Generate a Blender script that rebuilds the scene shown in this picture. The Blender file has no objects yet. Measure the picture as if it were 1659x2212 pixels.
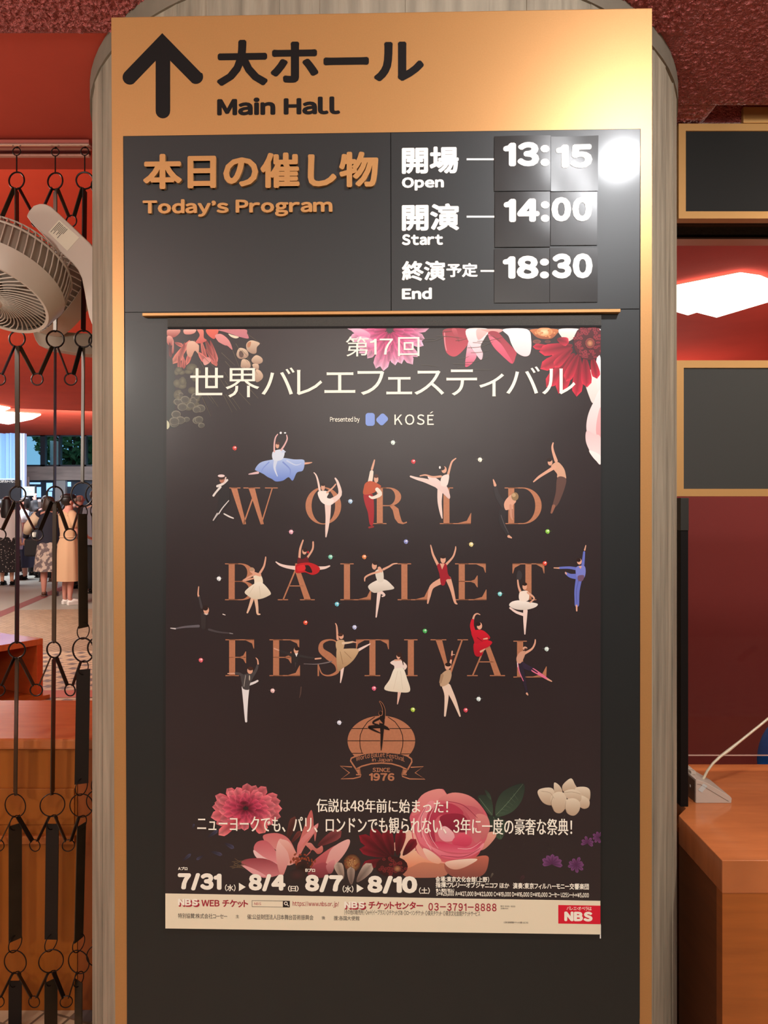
import bpy, bmesh, math, random
from mathutils import Vector, Matrix
from mathutils.geometry import tessellate_polygon
random.seed(7)
SC = bpy.context.scene
COL = SC.collection
PI = math.pi
# ------------------------------------------------------------------ camera
F, CX, HOR, H = 1662.0, 829.5, 1100.0, 1.40       # focal length and horizon of the photograph, eye height
cam = bpy.data.cameras.new('camera'); camo = bpy.data.objects.new('camera', cam); COL.objects.link(camo)
cam.sensor_fit = 'HORIZONTAL'; cam.sensor_width = 36.0; cam.lens = 36.0 * F / 1659.0
cam.shift_y = -(1106.0 - HOR) / 1659.0
camo.location = (0, 0, H); camo.rotation_euler = (PI / 2, 0, 0)
cam.clip_start = 0.02; cam.clip_end = 200
SC.camera = camo
# ------------------------------------------------------------------ exposure, world, lights
SC.view_settings.view_transform = 'Standard'
try: SC.view_settings.look = 'None'
except Exception: pass
SC.view_settings.gamma = 1.0; SC.view_settings.use_curve_mapping = False
SC.view_settings.exposure = 0.0
def lin(c):
    return tuple(((v/255.0)/12.92 if v/255.0 <= .04045 else ((v/255.0+.055)/1.055)**2.4) for v in c)
W = bpy.data.worlds.new('world'); SC.world = W; W.use_nodes = True
def build_world():
    nt = W.node_tree; n = nt.nodes; l = nt.links
    bg = n['Background']
    tc = n.new('ShaderNodeTexCoord'); sx = n.new('ShaderNodeSeparateXYZ')
    mr = n.new('ShaderNodeMapRange'); mr.inputs[1].default_value = .80; mr.inputs[2].default_value = .93
    mx = n.new('ShaderNodeMix'); mx.data_type = 'RGBA'
    mx.inputs[6].default_value = (.42, .37, .32, 1)          # interior ambience of the foyer
    mx.inputs[7].default_value = (.42, .68, 1.0, 1)           # daylight beyond the entrance
    l.new(tc.outputs['Generated'], sx.inputs[0]); l.new(sx.outputs['Y'], mr.inputs[0])
    l.new(mr.outputs[0], mx.inputs[0]); l.new(mx.outputs[2], bg.inputs[0])
    bg.inputs[1].default_value = 1.0
build_world()
def area(name, loc, target, power, col, size, size_y=None, shape='DISK', spread=PI):
    d = bpy.data.lights.new(name, 'AREA'); d.energy = power; d.color = col; d.shape = shape; d.size = size
    if size_y: d.shape = 'RECTANGLE'; d.size_y = size_y
    d.spread = spread
    o = bpy.data.objects.new(name, d); COL.objects.link(o); o.location = loc
    o.rotation_euler = (Vector(target) - Vector(loc)).to_track_quat('-Z', 'Y').to_euler()
    return o
WARM, NEUT, COOL = (1, .84, .66), (1, .93, .84), (.80, .89, 1)
def bulb(name, loc, power, col, r):
    d = bpy.data.lights.new(name, 'POINT'); d.energy = power; d.color = col; d.shadow_soft_size = r
    o = bpy.data.objects.new(name, d); COL.objects.link(o); o.location = loc; return o
area('sign_downlight', (.61, .42, 2.36), (.47, 1.0, 1.3), 14.0, (.97, .98, 1), .11)
area('foyer_light', (0, -1.6, 2.36), (0, 1.2, .9), 40.0, NEUT, 1.6)
bulb('rear_fill_bulb', (-1.35, -.55, 1.98), 62.0, NEUT, .14)  # unseen bulb added behind the camera to brighten ceiling and sign
bulb('side_fill_bulb', (-2.1, .95, 1.65), 26.0, NEUT, .14)  # added out of view to lift the left ceiling and the fans
area('booth_light', (1.75, 1.15, 2.36), (1.5, 1.9, .6), 13.0, (1, .90, .78), .25)
area('booth_back_light', (2.2, 2.7, 2.9), (2.0, 3.3, .9), 30.0, (1, .85, .70), .5)
bulb('booth_fill_bulb', (3.2, 5.6, 1.9), 26.0, (1, .85, .70), .15)  # added bulb, no fixture here; brightens the red ceiling on the right
bulb('booth_fill_bulb', (3.0, 8.6, 2.0), 70.0, (1, .87, .74), .15)  # second added bulb, lifts the far end of that ceiling
area('lobby_light', (-5.5, 8.5, 3.40), (-5.5, 9.0, 0), 260.0, (1, .92, .82), 3.0)
bulb('lobby_fill_bulb', (-6.5, 8.0, 2.3), 150.0, (1, .90, .76), .2)  # this and the next two bulbs are added to brighten the red lobby ceiling
bulb('lobby_fill_bulb', (-3.0, 3.7, 2.6), 62.0, (1, .86, .70), .2)
bulb('lobby_fill_bulb', (-9.5, 14.5, 2.6), 150.0, (1, .94, .86), .2)
area('entrance_light', (-7.5, 16.0, 3.40), (-8.5, 19.0, .5), 640.0, (.74, .86, 1), 3.5)
# ------------------------------------------------------------------ helpers
def at(px, py, Y):                 # the point at depth Y seen at a pixel
    return Vector(((px - CX) / F * Y, Y, H - (py - HOR) / F * Y))
def atz(px, py, z):                # the point at height z seen at a pixel
    Y = (H - z) * F / (py - HOR); return Vector(((px - CX) / F * Y, Y, z))
MATS = {}
def mat(name, col, rough=.5, metal=0.0, spec=.5, noise=None, bump=None, emit=None, alpha=None, coat=0.0):
    """col sRGB 0-255; noise=(scale, amount, stretch xyz); bump=(scale, strength, distance)"""
    if name in MATS: return MATS[name]
    m = bpy.data.materials.new(name); m.use_nodes = True; nt = m.node_tree; n = nt.nodes; l = nt.links
    b = n['Principled BSDF']; c = lin(col)
    b.inputs['Base Color'].default_value = (*c, 1); b.inputs['Roughness'].default_value = rough
    b.inputs['Metallic'].default_value = metal; b.inputs['Specular IOR Level'].default_value = spec
    b.inputs['Coat Weight'].default_value = coat; b.inputs['Coat Roughness'].default_value = .12
    if noise or bump:
        tc = n.new('ShaderNodeTexCoord')
    if noise:
        mp = n.new('ShaderNodeMapping'); mp.inputs['Scale'].default_value = noise[2] if len(noise) > 2 else (1, 1, 1)
        t = n.new('ShaderNodeTexNoise'); t.inputs['Scale'].default_value = noise[0]; t.inputs['Detail'].default_value = 6
        r = n.new('ShaderNodeMapRange'); a = noise[1]
        r.inputs[1].default_value = .3; r.inputs[2].default_value = .7; r.inputs[3].default_value = 1 - a; r.inputs[4].default_value = 1 + a
        mu = n.new('ShaderNodeVectorMath'); mu.operation = 'SCALE'; mu.inputs[0].default_value = c
        l.new(tc.outputs['Object'], mp.inputs[0]); l.new(mp.outputs[0], t.inputs[0]); l.new(t.outputs['Fac'], r.inputs[0])
        l.new(r.outputs[0], mu.inputs['Scale']); l.new(mu.outputs[0], b.inputs['Base Color'])
    if bump:
        mp2 = n.new('ShaderNodeMapping'); mp2.inputs['Scale'].default_value = bump[3] if len(bump) > 3 else (1, 1, 1)
        t2 = n.new('ShaderNodeTexNoise'); t2.inputs['Scale'].default_value = bump[0]; t2.inputs['Detail'].default_value = 3
        bp = n.new('ShaderNodeBump'); bp.inputs['Strength'].default_value = bump[1]; bp.inputs['Distance'].default_value = bump[2]
        l.new(tc.outputs['Object'], mp2.inputs[0]); l.new(mp2.outputs[0], t2.inputs[0]); l.new(t2.outputs['Fac'], bp.inputs['Height']); l.new(bp.outputs[0], b.inputs['Normal'])
    if emit:
        b.inputs['Emission Color'].default_value = (*lin(col), 1); b.inputs['Emission Strength'].default_value = emit
    if alpha is not None: b.inputs['Alpha'].default_value = alpha
    MATS[name] = m; return m
class MB:
    """collects shapes into one mesh"""
    def __init__(s): s.v = []; s.f = []
    def add(s, vs, fs):
        o = len(s.v); s.v += [tuple(p) for p in vs]; s.f += [tuple(i + o for i in f) for f in fs]; return s
    def box(s, a, b, m=None):
        (x0, y0, z0), (x1, y1, z1) = a, b
        vs = [Vector(p) for p in ((x0,y0,z0),(x1,y0,z0),(x1,y1,z0),(x0,y1,z0),(x0,y0,z1),(x1,y0,z1),(x1,y1,z1),(x0,y1,z1))]
        if m: vs = [m @ p for p in vs]
        return s.add(vs, [(0,3,2,1),(4,5,6,7),(0,1,5,4),(1,2,6,5),(2,3,7,6),(3,0,4,7)])
    def tube(s, pts, r, seg=8, caps=True, closed=False):
        pts = [Vector(p) for p in pts]; n = len(pts)
        rs = r if isinstance(r, (list, tuple)) else [r] * n
        up = None; rings = []
        for i, p in enumerate(pts):
            if closed: d = pts[(i+1) % n] - pts[i-1]
            else: d = pts[min(i+1, n-1)] - pts[max(i-1, 0)]
            d = d.normalized() if d.length > 1e-9 else Vector((0,0,1))
            if up is None: up = d.orthogonal().normalized()
            up = (up - d * up.dot(d)); up = up.normalized() if up.length > 1e-6 else d.orthogonal().normalized()
            w = d.cross(up)
            rings.append([p + (up * math.cos(2*PI*k/seg) + w * math.sin(2*PI*k/seg)) * rs[i] for k in range(seg)])
        vs = [q for rg in rings for q in rg]; fs = []
        for i in range(n if closed else n - 1):
            j = (i + 1) % n
            for k in range(seg):
                k2 = (k + 1) % seg; fs.append((i*seg+k, i*seg+k2, j*seg+k2, j*seg+k))
        if caps and not closed: fs += [tuple(range(seg))[::-1], tuple((n-1)*seg + k for k in range(seg))]
        return s.add(vs, fs)
    def ring(s, c, R, r, ax_u=Vector((1,0,0)), ax_v=Vector((0,0,1)), n=28, seg=6):
        c = Vector(c); return s.tube([c + ax_u*R*math.cos(2*PI*i/n) + ax_v*R*math.sin(2*PI*i/n) for i in range(n)], r, seg, closed=True)
    def lathe(s, prof, m=None, n=40, caps=False):
        vs = []; fs = []
        for r, z in prof:
            for k in range(n): vs.append(Vector((r*math.cos(2*PI*k/n), r*math.sin(2*PI*k/n), z)))
        if m: vs = [m @ p for p in vs]
        for i in range(len(prof)-1):
            for k in range(n):
                k2 = (k+1) % n; fs.append((i*n+k, i*n+k2, (i+1)*n+k2, (i+1)*n+k))
        if caps: fs += [tuple(range(n))[::-1], tuple((len(prof)-1)*n+k for k in range(n))]
        return s.add(vs, fs)
    def prism(s, outline, fn, d0, d1):
        """outline of 2-D points, fn(p, depth) -> 3-D"""
        n = len(outline); o3 = [Vector((p[0], p[1], 0)) for p in outline]
        tri = tessellate_polygon([o3])
        vs = [fn(p, d0) for p in outline] + [fn(p, d1) for p in outline]
        fs = [tuple(t) for t in tri] + [tuple(i+n for i in t)[::-1] for t in tri]
        fs += [(i, (i+1) % n, (i+1) % n + n, i + n) for i in range(n)]
        return s.add(vs, fs)
    def ball(s, c, r, m=None, nu=16, nv=10):
        c = Vector(c); rx, ry, rz = r if isinstance(r, (tuple, list)) else (r, r, r)
        vs = []; fs = []
        for i in range(nv+1):
            t = PI*i/nv
            for k in range(nu):
                p = Vector((rx*math.sin(t)*math.cos(2*PI*k/nu), ry*math.sin(t)*math.sin(2*PI*k/nu), rz*math.cos(t)))
                vs.append(c + (m @ p if m else p))
        for i in range(nv):
            for k in range(nu):
                k2 = (k+1) % nu; fs.append((i*nu+k, (i+1)*nu+k, (i+1)*nu+k2, i*nu+k2))
        return s.add(vs, fs)
    def build(s, name, m, parent=None, smooth=False, bevel=0, angle=None, recalc=True):
        me = bpy.data.meshes.new(name); me.from_pydata([tuple(p) for p in s.v], [], s.f)
        if recalc:
            bm = bmesh.new(); bm.from_mesh(me); bmesh.ops.remove_doubles(bm, verts=bm.verts, dist=1e-7)
            bmesh.ops.recalc_face_normals(bm, faces=bm.faces); bm.to_mesh(me); bm.free()
        ms = m if isinstance(m, (list, tuple)) else [m]
        for x in ms: me.materials.append(x)
        if smooth:
            for p in me.polygons: p.use_smooth = True
            if angle is not None:
                try: me.set_sharp_from_angle(angle=angle)
                except Exception: pass
        o = bpy.data.objects.new(name, me); COL.objects.link(o)
        if parent: o.parent = parent
        if bevel:
            b = o.modifiers.new('bevel', 'BEVEL'); b.width = bevel; b.segments = 2; b.limit_method = 'ANGLE'
        return o
def tag(o, label=None, cat=None, group=None, kind=None):
    if label: o['label'] = label
    if cat: o['category'] = cat
    if group: o['group'] = group
    if kind: o['kind'] = kind
    return o
def thing(name, label, cat, loc=(0,0,0), rotz=0, group=None):
    o = bpy.data.objects.new(name, None); COL.objects.link(o); o.empty_display_size = .05
    o.location = loc; o.rotation_euler = (0, 0, rotz)
    return tag(o, label, cat, group)
def struct(o): o['kind'] = 'structure'; return o
# ------------------------------------------------------------------ materials
M_gold = mat('satin_gold_metal', (190, 140, 84), .40, .42, .5, noise=(420, .03), bump=(700, .04, .001))
M_panel = mat('dark_green_black_panel', (25, 30, 30), .42, 0, .5, noise=(3.0, .06), bump=(900, .03, .001), coat=.14)
M_black = mat('black_vinyl', (18, 14, 13), .55, 0, .2)
M_white = mat('white_vinyl', (250, 248, 240), .45)
M_conc = mat('board_formed_concrete', (158, 147, 128), .85, 0, .25, noise=(34, .30, (1, 1, .09)), bump=(46, .8, .006, (1, 1, .16)))
M_pop = mat('red_popcorn_plaster', (206, 104, 98), .42, 0, .7, noise=(60, .10), bump=(170, 1.0, .02))
M_redc = mat('red_painted_ceiling', (214, 82, 58), .8, 0, .06, noise=(2.0, .05))
M_redd = mat('dull_red_ceiling', (206, 84, 66), .70, 0, .2, noise=(3.0, .06))
M_maroon = mat('maroon_partition', (136, 54, 52), .6, 0, .3)
M_iron = mat('dark_bronze_iron', (64, 52, 38), .5, .3, .4, noise=(20, .15))
M_irond = mat('black_iron', (36, 28, 23), .5, .3, .4)
M_wood = mat('orange_brown_wood', (186, 104, 44), .32, 0, .5, noise=(9, .13, (.5, .5, 5)))
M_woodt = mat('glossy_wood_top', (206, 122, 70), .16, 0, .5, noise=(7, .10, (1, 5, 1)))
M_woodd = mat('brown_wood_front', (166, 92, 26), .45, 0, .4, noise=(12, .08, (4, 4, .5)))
M_plast = mat('offwhite_plastic', (206, 192, 176), .38, 0, .5)
M_plastd = mat('grey_plastic', (128, 116, 104), .45)
M_brass = mat('painted_gold_frame', (206, 158, 96), .5, .45, .5)
M_board = mat('blackboard_panel', (62, 62, 58), .55, 0, .35)
M_lamp = mat('lit_lamp_diffuser', (255, 246, 226), .5, emit=5.0)
# ------------------------------------------------------------------ setting
ZC = 2.39                                              # ceiling over the sign
LC, RCZ = 3.50, 3.00                                   # lobby ceiling left, foyer ceiling right
def floor_mat():
    m = bpy.data.materials.new('patterned_stone_floor'); m.use_nodes = True; nt = m.node_tree; n = nt.nodes; l = nt.links
    b = n['Principled BSDF']; b.inputs['Roughness'].default_value = .45
    tc = n.new('ShaderNodeTexCoord'); mp = n.new('ShaderNodeMapping'); mp.inputs['Rotation'].default_value = (0, 0, .35); mp.inputs['Scale'].default_value = (6.5, 6.5, 1)
    l.new(tc.outputs['Object'], mp.inputs[0]); sx = n.new('ShaderNodeSeparateXYZ'); l.new(mp.outputs[0], sx.inputs[0])
    def math_(op, a, bb=None, c=None):
        k = n.new('ShaderNodeMath'); k.operation = op
        for i, v in enumerate((a, bb, c)):
            if v is None: continue
            if isinstance(v, (int, float)): k.inputs[i].default_value = v
            else: l.new(v, k.inputs[i])
        return k.outputs[0]
    fu = math_('FRACT', sx.outputs['X']); fv = math_('FRACT', sx.outputs['Y'])
    sq = math_('MULTIPLY', math_('LESS_THAN', fu, .44), math_('LESS_THAN', fv, .44))
    g1 = math_('MINIMUM', math_('ABSOLUTE', math_('SUBTRACT', fu, .47)), math_('ABSOLUTE', math_('SUBTRACT', fv, .47)))
    g2 = math_('MINIMUM', math_('MINIMUM', fu, fv), math_('MINIMUM', math_('SUBTRACT', 1.0, fu), math_('SUBTRACT', 1.0, fv)))
    gr = math_('LESS_THAN', math_('MINIMUM', g1, g2), .025)
    br = n.new('ShaderNodeTexBrick'); br.inputs['Scale'].default_value = 5.0; br.inputs['Color1'].default_value = (*lin((170, 146, 118)), 1); br.inputs['Color2'].default_value = (*lin((150, 128, 102)), 1); br.inputs['Mortar'].default_value = (*lin((104, 90, 74)), 1); br.inputs['Mortar Size'].default_value = .02
    mp2 = n.new('ShaderNodeMapping'); mp2.inputs['Rotation'].default_value = (0, 0, .8); l.new(tc.outputs['Object'], mp2.inputs[0]); l.new(mp2.outputs[0], br.inputs[0])
    def mix(f, a, c):
        k = n.new('ShaderNodeMix'); k.data_type = 'RGBA'; l.new(f, k.inputs[0])
        for i, v in ((6, a), (7, c)):
            if isinstance(v, tuple): k.inputs[i].default_value = (*lin(v), 1)
            else: l.new(v, k.inputs[i])
        return k.outputs[2]
    near = mix(gr, mix(sq, (206, 184, 150), (112, 106, 104)), (120, 104, 84))
    so = n.new('ShaderNodeSeparateXYZ'); l.new(tc.outputs['Object'], so.inputs[0])
    yy = math_('ADD', so.outputs['Y'], math_('MULTIPLY', so.outputs['X'], -.12))
    fac1 = math_('GREATER_THAN', yy, 7.95); fac2 = math_('GREATER_THAN', yy, 11.3)
    far = (150, 150, 138)
    c = mix(fac2, mix(fac1, near, br.outputs['Color']), far)
    l.new(c, b.inputs['Base Color']); return m
struct(MB().box((-16, -5, -.05), (9, 26, 0)).build('floor', floor_mat()))
st = MB()
a, b_ = atz(0, 1327, 0), atz(120, 1277, 0); d = (b_ - a).normalized(); nrm = Vector((-d.y, d.x, 0)) * .09
a -= d * 6; b_ += d * 5
st.add([a - nrm, b_ - nrm, b_ + nrm, a + nrm], [(0, 1, 2, 3)]); st.v = [(x, y, .002) for x, y, z in st.v]
struct(st.build('trim_1', mat('dark_red_floor_strip', (122, 52, 48), .5)))
st = MB(); st.add([(-8, 5.62, .002), (-.2, 5.75, .002), (-.2, 5.98, .002), (-8, 5.85, .002)], [(0, 1, 2, 3)])
struct(st.build('trim_2', mat('brick_red_floor_border', (186, 96, 72), .5)))
# ceilings
cb = MB()
cb.box((-3.2, -4, ZC), (3.2, 1.60, ZC + .06))
cb.box((0, 1.60, ZC), (3.2, 1.885, ZC + .06)).box((0, 1.885, ZC), (.815, 2.25, ZC + .06)).box((.815, 1.97, ZC), (3.2, 2.25, ZC + .06))
cb.box((.80, 1.87, ZC + .06), (3.2, 2.0, ZC + .16))
from mathutils import noise as mn
def grains(x0, x1, y0, y1, k=1.0, st=.0032):
    nx, ny = int((x1-x0)/st), int((y1-y0)/st); vs = []; fs = []
    for j in range(ny+1):
        for i in range(nx+1):
            x, y = x0+(x1-x0)*i/nx, y0+(y1-y0)*j/ny; d = mn.noise((x*105, y*105, 0)) + .6*mn.noise((x*210, y*210, 5)) + .5*mn.noise((x*50, y*50, 9))
            e = min(1, min(i, nx-i, j, ny-j)/3)
            vs.append((x, y, ZC - .0005 - e*k*max(0, .0035 + .0055*d)))
    for j in range(ny):
        for i in range(nx): a = j*(nx+1)+i; fs.append((a, a+1, a+nx+2, a+nx+1))
    cb.add(vs, fs)
grains(-1.0, .62, 1.42, 1.598); grains(.62, 1.15, 1.42, 1.884, .6); grains(.60, .814, 1.885, 2.2, .6)
struct(cb.build('ceiling', M_pop))
struct(MB().box((-3.2, 1.60, ZC + .004), (0, 2.25, ZC + .06)).build('ceiling', M_redd))
struct(MB().box((-16, 2.3, LC), (-.02, 21.8, LC + .1)).build('ceiling', M_redc))
struct(MB().box((0, 2.3, RCZ), (9, 12, RCZ + .1)).build('ceiling', mat('red_foyer_ceiling', (176, 58, 48), .8, 0, .06, noise=(3, .06), bump=(50, .2, .006))))
struct(MB().box((-16, 2.20, ZC + .06), (9, 2.30, LC + .1)).build('wall_drop', M_redd))
M_greyw = mat('grey_concrete_wall', (150, 142, 132), .85, noise=(2, .1))
struct(MB().box((-16.2, -4, 0), (-16, 26, LC + .1)).build('wall_left', M_greyw))
struct(MB().box((-16, 22.0, 0), (-11.6, 22.2, LC)).build('wall_far', M_greyw))
struct(MB().box((-.05, 2.9, 0), (.05, 21.8, LC)).build('wall_divider', M_redd))
struct(MB().box((.05, 11.5, 0), (9, 11.6, RCZ)).build('wall_back', M_maroon))
struct(MB().box((.86, 3.30, 0), (4.2, 3.38, 1.93)).build('wall_right', M_maroon))
struct(MB().box((-3.2, -4.1, 0), (9, -4.0, ZC)).build('wall_front', mat('reddish_brown_wall', (120, 66, 52), .6)))
# ceiling lamps
def lamp(label, pts, z, drop, name='ceiling_lamp'):
    o = []
    for px, py in pts: o.append(atz(px, py, z - drop))
    c = sum(o, Vector()) / len(o)
    root = thing(name, label, 'ceiling lamp', (c.x, c.y, z), 0, 'faceted ceiling lamps')
    q = [(p.x - c.x, p.y - c.y) for p in o]
    MB().prism(q, lambda p, d: Vector((p[0], p[1], d)), -drop, -.02).build('diffuser', M_lamp, root)
    MB().prism([(x*.9, y*.9) for x, y in q], lambda p, d: Vector((p[0], p[1], d)), -.025, 0).build('mounting_plate', M_plastd, root)
lamp('bright white angular ceiling lamp nearest the top board on right', [(1400,640),(1460,625),(1600,598),(1642,604),(1700,628),(1700,640),(1659,653),(1548,686),(1505,675),(1486,681),(1440,668)], RCZ, .05)
lamp('long white ceiling lamp above the entrance, seen left of the column', [(-60,896),(-20,890),(88,897),(70,906),(18,917),(-40,908)], LC, .05)
lamp('smaller white ceiling lamp behind the long one at left edge', [(-30,881),(0,879),(22,883),(6,889),(-20,887)], LC, .05)
# column
CY, CR = 2.06, .7325
def column():
    root = thing('column', 'grey board-formed concrete column behind the tall gold sign', 'column', (0, CY, 0)); root['kind'] = 'structure'
    nb = 62; vs = []; fs = []
    zs = [0, ZC - .045]
    for k in range(nb):
        a0, a1 = 2*PI*k/nb, 2*PI*(k+1)/nb; r = CR + random.uniform(-.0028, .0012)
        for a in (a0, a1):
            for z in zs: vs.append((r*math.cos(a)/math.cos(PI/nb)**.5, r*math.sin(a)/math.cos(PI/nb)**.5, z))
        i = 4*k; fs.append((i, i+2, i+3, i+1))
        j = (4*(k+1)) % (4*nb); fs.append((i+2, j, j+1, i+3))
    m = MB(); m.add(vs, fs); m.build('shaft', M_conc, root)
    MB().lathe([(CR+.0035, ZC-.045), (CR+.0035, ZC), (CR-.05, ZC), (CR-.05, ZC-.045), (CR+.0035, ZC-.045)], n=96).build('collar', mat('smooth_concrete_collar', (128, 118, 102), .85, noise=(20, .1)), root, smooth=True, angle=.6)
column()
# ------------------------------------------------------------------ the hall sign
PD, PA = 1.287, math.radians(1.4)
U = Vector((math.cos(PA), -math.sin(PA), 0)); N = Vector((-math.sin(PA), -math.cos(PA), 0))
def P(px, py, off=0.0):
    """pixel -> (u, v) on the plane of the sign, raised by off towards the viewer"""
    dv = Vector(((px - CX) / F, 1.0, -(py - HOR) / F)); o = Vector((0, PD, 0)) + N * off - Vector((0, 0, H))
    t = o.dot(N) / dv.dot(N); w = dv * t - o + Vector((0, 0, 0))
    q = dv * t + Vector((0, 0, H)) - Vector((0, PD, 0))
    return (q.dot(U), q.z)
def L(uv, off): return Vector((uv[0], -off, uv[1]))
sign = thing('hall_sign', 'tall gold framed direction sign with dark panels on the concrete column', 'sign', (0, PD, 0), -PA)
def pq(name, pts, off, th, m, parent, bevel=0):
    """plate whose outline is given in pixels; front face at off, thickness th"""
    o = [P(x, y, off) for x, y in pts]
    return MB().prism(o, lambda p, d: L(p, d), off, off - th).build(name, m, parent, bevel=bevel)
q = [P(240, 37), P(1409, 17), P(1408, 2330), P(251, 2330)]
q[2] = (q[2][0], .02); q[3] = (q[3][0], .02)
MB().prism(q, lambda p, d: L(p, d), 0, -.024).build('gold_backplate', M_gold, sign, bevel=.0012)
def rect(x0, y0, x1, y1): return [(x0, y0), (x1, y0), (x1, y1), (x0, y1)]
DP = .0016
pq('dark_panel', [(267, 295), (843, 287), (844, 671), (270, 674)], DP, .0016, M_panel, sign)
pq('dark_panel', [(845, 287), (1383, 279), (1381, 666.5), (846, 671)], DP, .0016, M_panel, sign)
qq = [P(270, 675.5, DP), P(1381, 668.5, DP), P(1382, 2320, DP), P(276, 2320, DP)]; qq[2] = (qq[2][0], .03); qq[3] = (qq[3][0], .03)
MB().prism(qq, lambda p, d: L(p, d), DP, 0).build('dark_panel', M_panel, sign)
pq('seam_shade_sheet', [(266, 294), (1384, 278.2), (1382, 2200), (275, 2200)], .0004, .0004, M_black, sign)  # black sheet behind the panels, painted shade showing in their seams
# text -------------------------------------------------------------------------------
GL = {}
ONE = [(.06,.54),(.06,.61),(.17,.64),(.235,.73),(.315,.73),(.315,0),(.225,0),(.225,.565),(.15,.545)]
GL['/'] = ([(0,-.05),(.075,-.05),(.32,.75),(.245,.75)], [(0,1,2,3)], [(i, (i+1) % 4) for i in range(4)])
GL['1'] = (ONE, [(0,1,2,8),(2,7,8),(2,3,7),(3,4,5,6,7)], [(i, (i+1) % 9) for i in range(9)])
def glyph(ch):
    if ch in GL: return GL[ch]
    s = ch
    if '!' <= ch <= '~': s = chr(ord(ch) + 0xFEE0)
    cu = bpy.data.curves.new('t', 'FONT'); cu.body = s; cu.size = 1; cu.resolution_u = 3
    ob = bpy.data.objects.new('t', cu); COL.objects.link(ob)
    dg = bpy.context.evaluated_depsgraph_get(); dg.update()
    me = bpy.data.meshes.new_from_object(ob.evaluated_get(dg))
    v = [(p.co.x, p.co.y) for p in me.vertices]; f = [tuple(p.vertices) for p in me.polygons]
    e = {}
    for fc in f:
        for i in range(len(fc)):
            k = (fc[i], fc[(i+1) % len(fc)]); kk = tuple(sorted(k)); e[kk] = None if kk in e else k
    edges = [k for k in e.values() if k]
    bpy.data.objects.remove(ob); bpy.data.curves.remove(cu); bpy.data.meshes.remove(me)
    GL[ch] = (v, f, edges); return GL[ch]
def layout(s, gap, natural):
    """list of (glyph, dx, sx) and total"""
    x = 0; out = []
    for ch in s:
        if ch in ' \u3000': x += .30 if ch == ' ' else 1.0; continue
        g = glyph(ch); v = g[0]
        if not v: continue
        mn = min(p[0] for p in v); mxx = max(p[0] for p in v)
        if ord(ch) < 0x2E80:
            out.append((g, x - mn)); x += mxx - mn + gap
        else:
            if natural: out.append((g, x - .0)); x += 1.0
            else: out.append((g, x - mn)); x += mxx - mn + gap
    return out
def text(parent, name, s, bb, off, m, dil=0.0, depth=0.0, gap=.09, natural=True, zfn=None, vfn=None, thin=0.0002, fn=None, horiz=False):
    """bb: ink box in pixels x0,y0,x1,y1"""
    out = layout(s, gap + 2*dil, natural)
    dirs = [(0, 0)] if dil <= 0 else [(dil*math.cos(2*PI*k/10), dil*math.sin(2*PI*k/10)) for k in range(10)] + [(0, 0)]
    if horiz: dirs = [(-dil, 0), (-dil/2, 0), (0, 0), (dil/2, 0), (dil, 0)]
    xs = [p[0] + dx for g, dx in out for p in g[0]]; ys = [p[1] for g, dx in out for p in g[0]]
    x0, x1, y0, y1 = min(xs)-dil, max(xs)+dil, min(ys)-dil, max(ys)+dil
    of = off + depth
    (ul, vb), (ur, vt) = P(bb[0], bb[3], of), P(bb[2], bb[1], of)
    M = MB()
    for g, dx in out:
        v, f, ed = g
        for iz, (ddx, ddy) in enumerate(dirs):
            pts = []
            for p in v:
                a = (p[0]+dx+ddx-x0)/(x1-x0); b = (p[1]+ddy-y0)/(y1-y0)
                uv = (ul+(ur-ul)*a, vb+(vt-vb)*b + (vfn(a) if vfn else 0))
                z = of + (zfn(uv) if zfn else 0) + iz*5e-6
                pts.append(L(uv, z))
            if depth > 0:
                n0 = len(pts); back = [Vector((q.x, -off, q.z)) for q in pts]
                M.add(pts + back, list(f) + [(a_, b_, b_+n0, a_+n0) for a_, b_ in ed])
            else: M.add(pts, f)
    return M.build(name, m, parent, recalc=False)
TZ = .0003
# arrow
def capsule_outline(a, b, r, n=10):
    a, b = Vector(a), Vector(b); d = (b - a).normalized(); an = math.atan2(d.y, d.x); o = []
    for i in range(n+1): t = an - PI/2 + PI*i/n; o.append((b.x + r*math.cos(t), b.y + r*math.sin(t)))
    for i in range(n+1): t = an + PI/2 + PI*i/n; o.append((a.x + r*math.cos(t), a.y + r*math.sin(t)))
    return o
def tipcap(a, b, r, n=10):        # square at a, round at b
    a, b = Vector(a), Vector(b); d = (b - a).normalized(); an = math.atan2(d.y, d.x); w = Vector((-d.y, d.x)) * r; o = [tuple(a - w)]
    for i in range(n+1): t = an - PI/2 + PI*i/n; o.append((b.x + r*math.cos(t), b.y + r*math.sin(t)))
    return o + [tuple(a + w)]
ar = MB()
def flat(pts, off): return [P(x, y, off) for x, y in pts]
for o in (tipcap((351, 105), (352, 240), 15.6), tipcap((339.5, 83), (280, 167), 15.8) , tipcap((362, 83), (423, 165), 15.8), [(350.5, 71), (374, 98), (351, 122), (327, 98)]):
    ar.prism(flat(o, TZ), lambda p, d: L(p, d), TZ, 0)
ar.v = []; ar.f = []
arrow = [(350.5, 71.5), (434, 157)] + [(423 + 15.8*math.cos(t), 165.5 + 15.8*math.sin(t)) for t in [-.5 + i*.26 for i in range(11)]] + [(367.5, 131), (367.5, 240)] + [(351.8 + 15.6*math.cos(i*PI/10), 240 + 15.6*math.sin(i*PI/10)) for i in range(11)] + [(336.2, 131)] + [(280.5 + 15.8*math.cos(t), 167 + 15.8*math.sin(t)) for t in [1.05 + i*.27 for i in range(11)]] + [(269, 156)]
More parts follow.
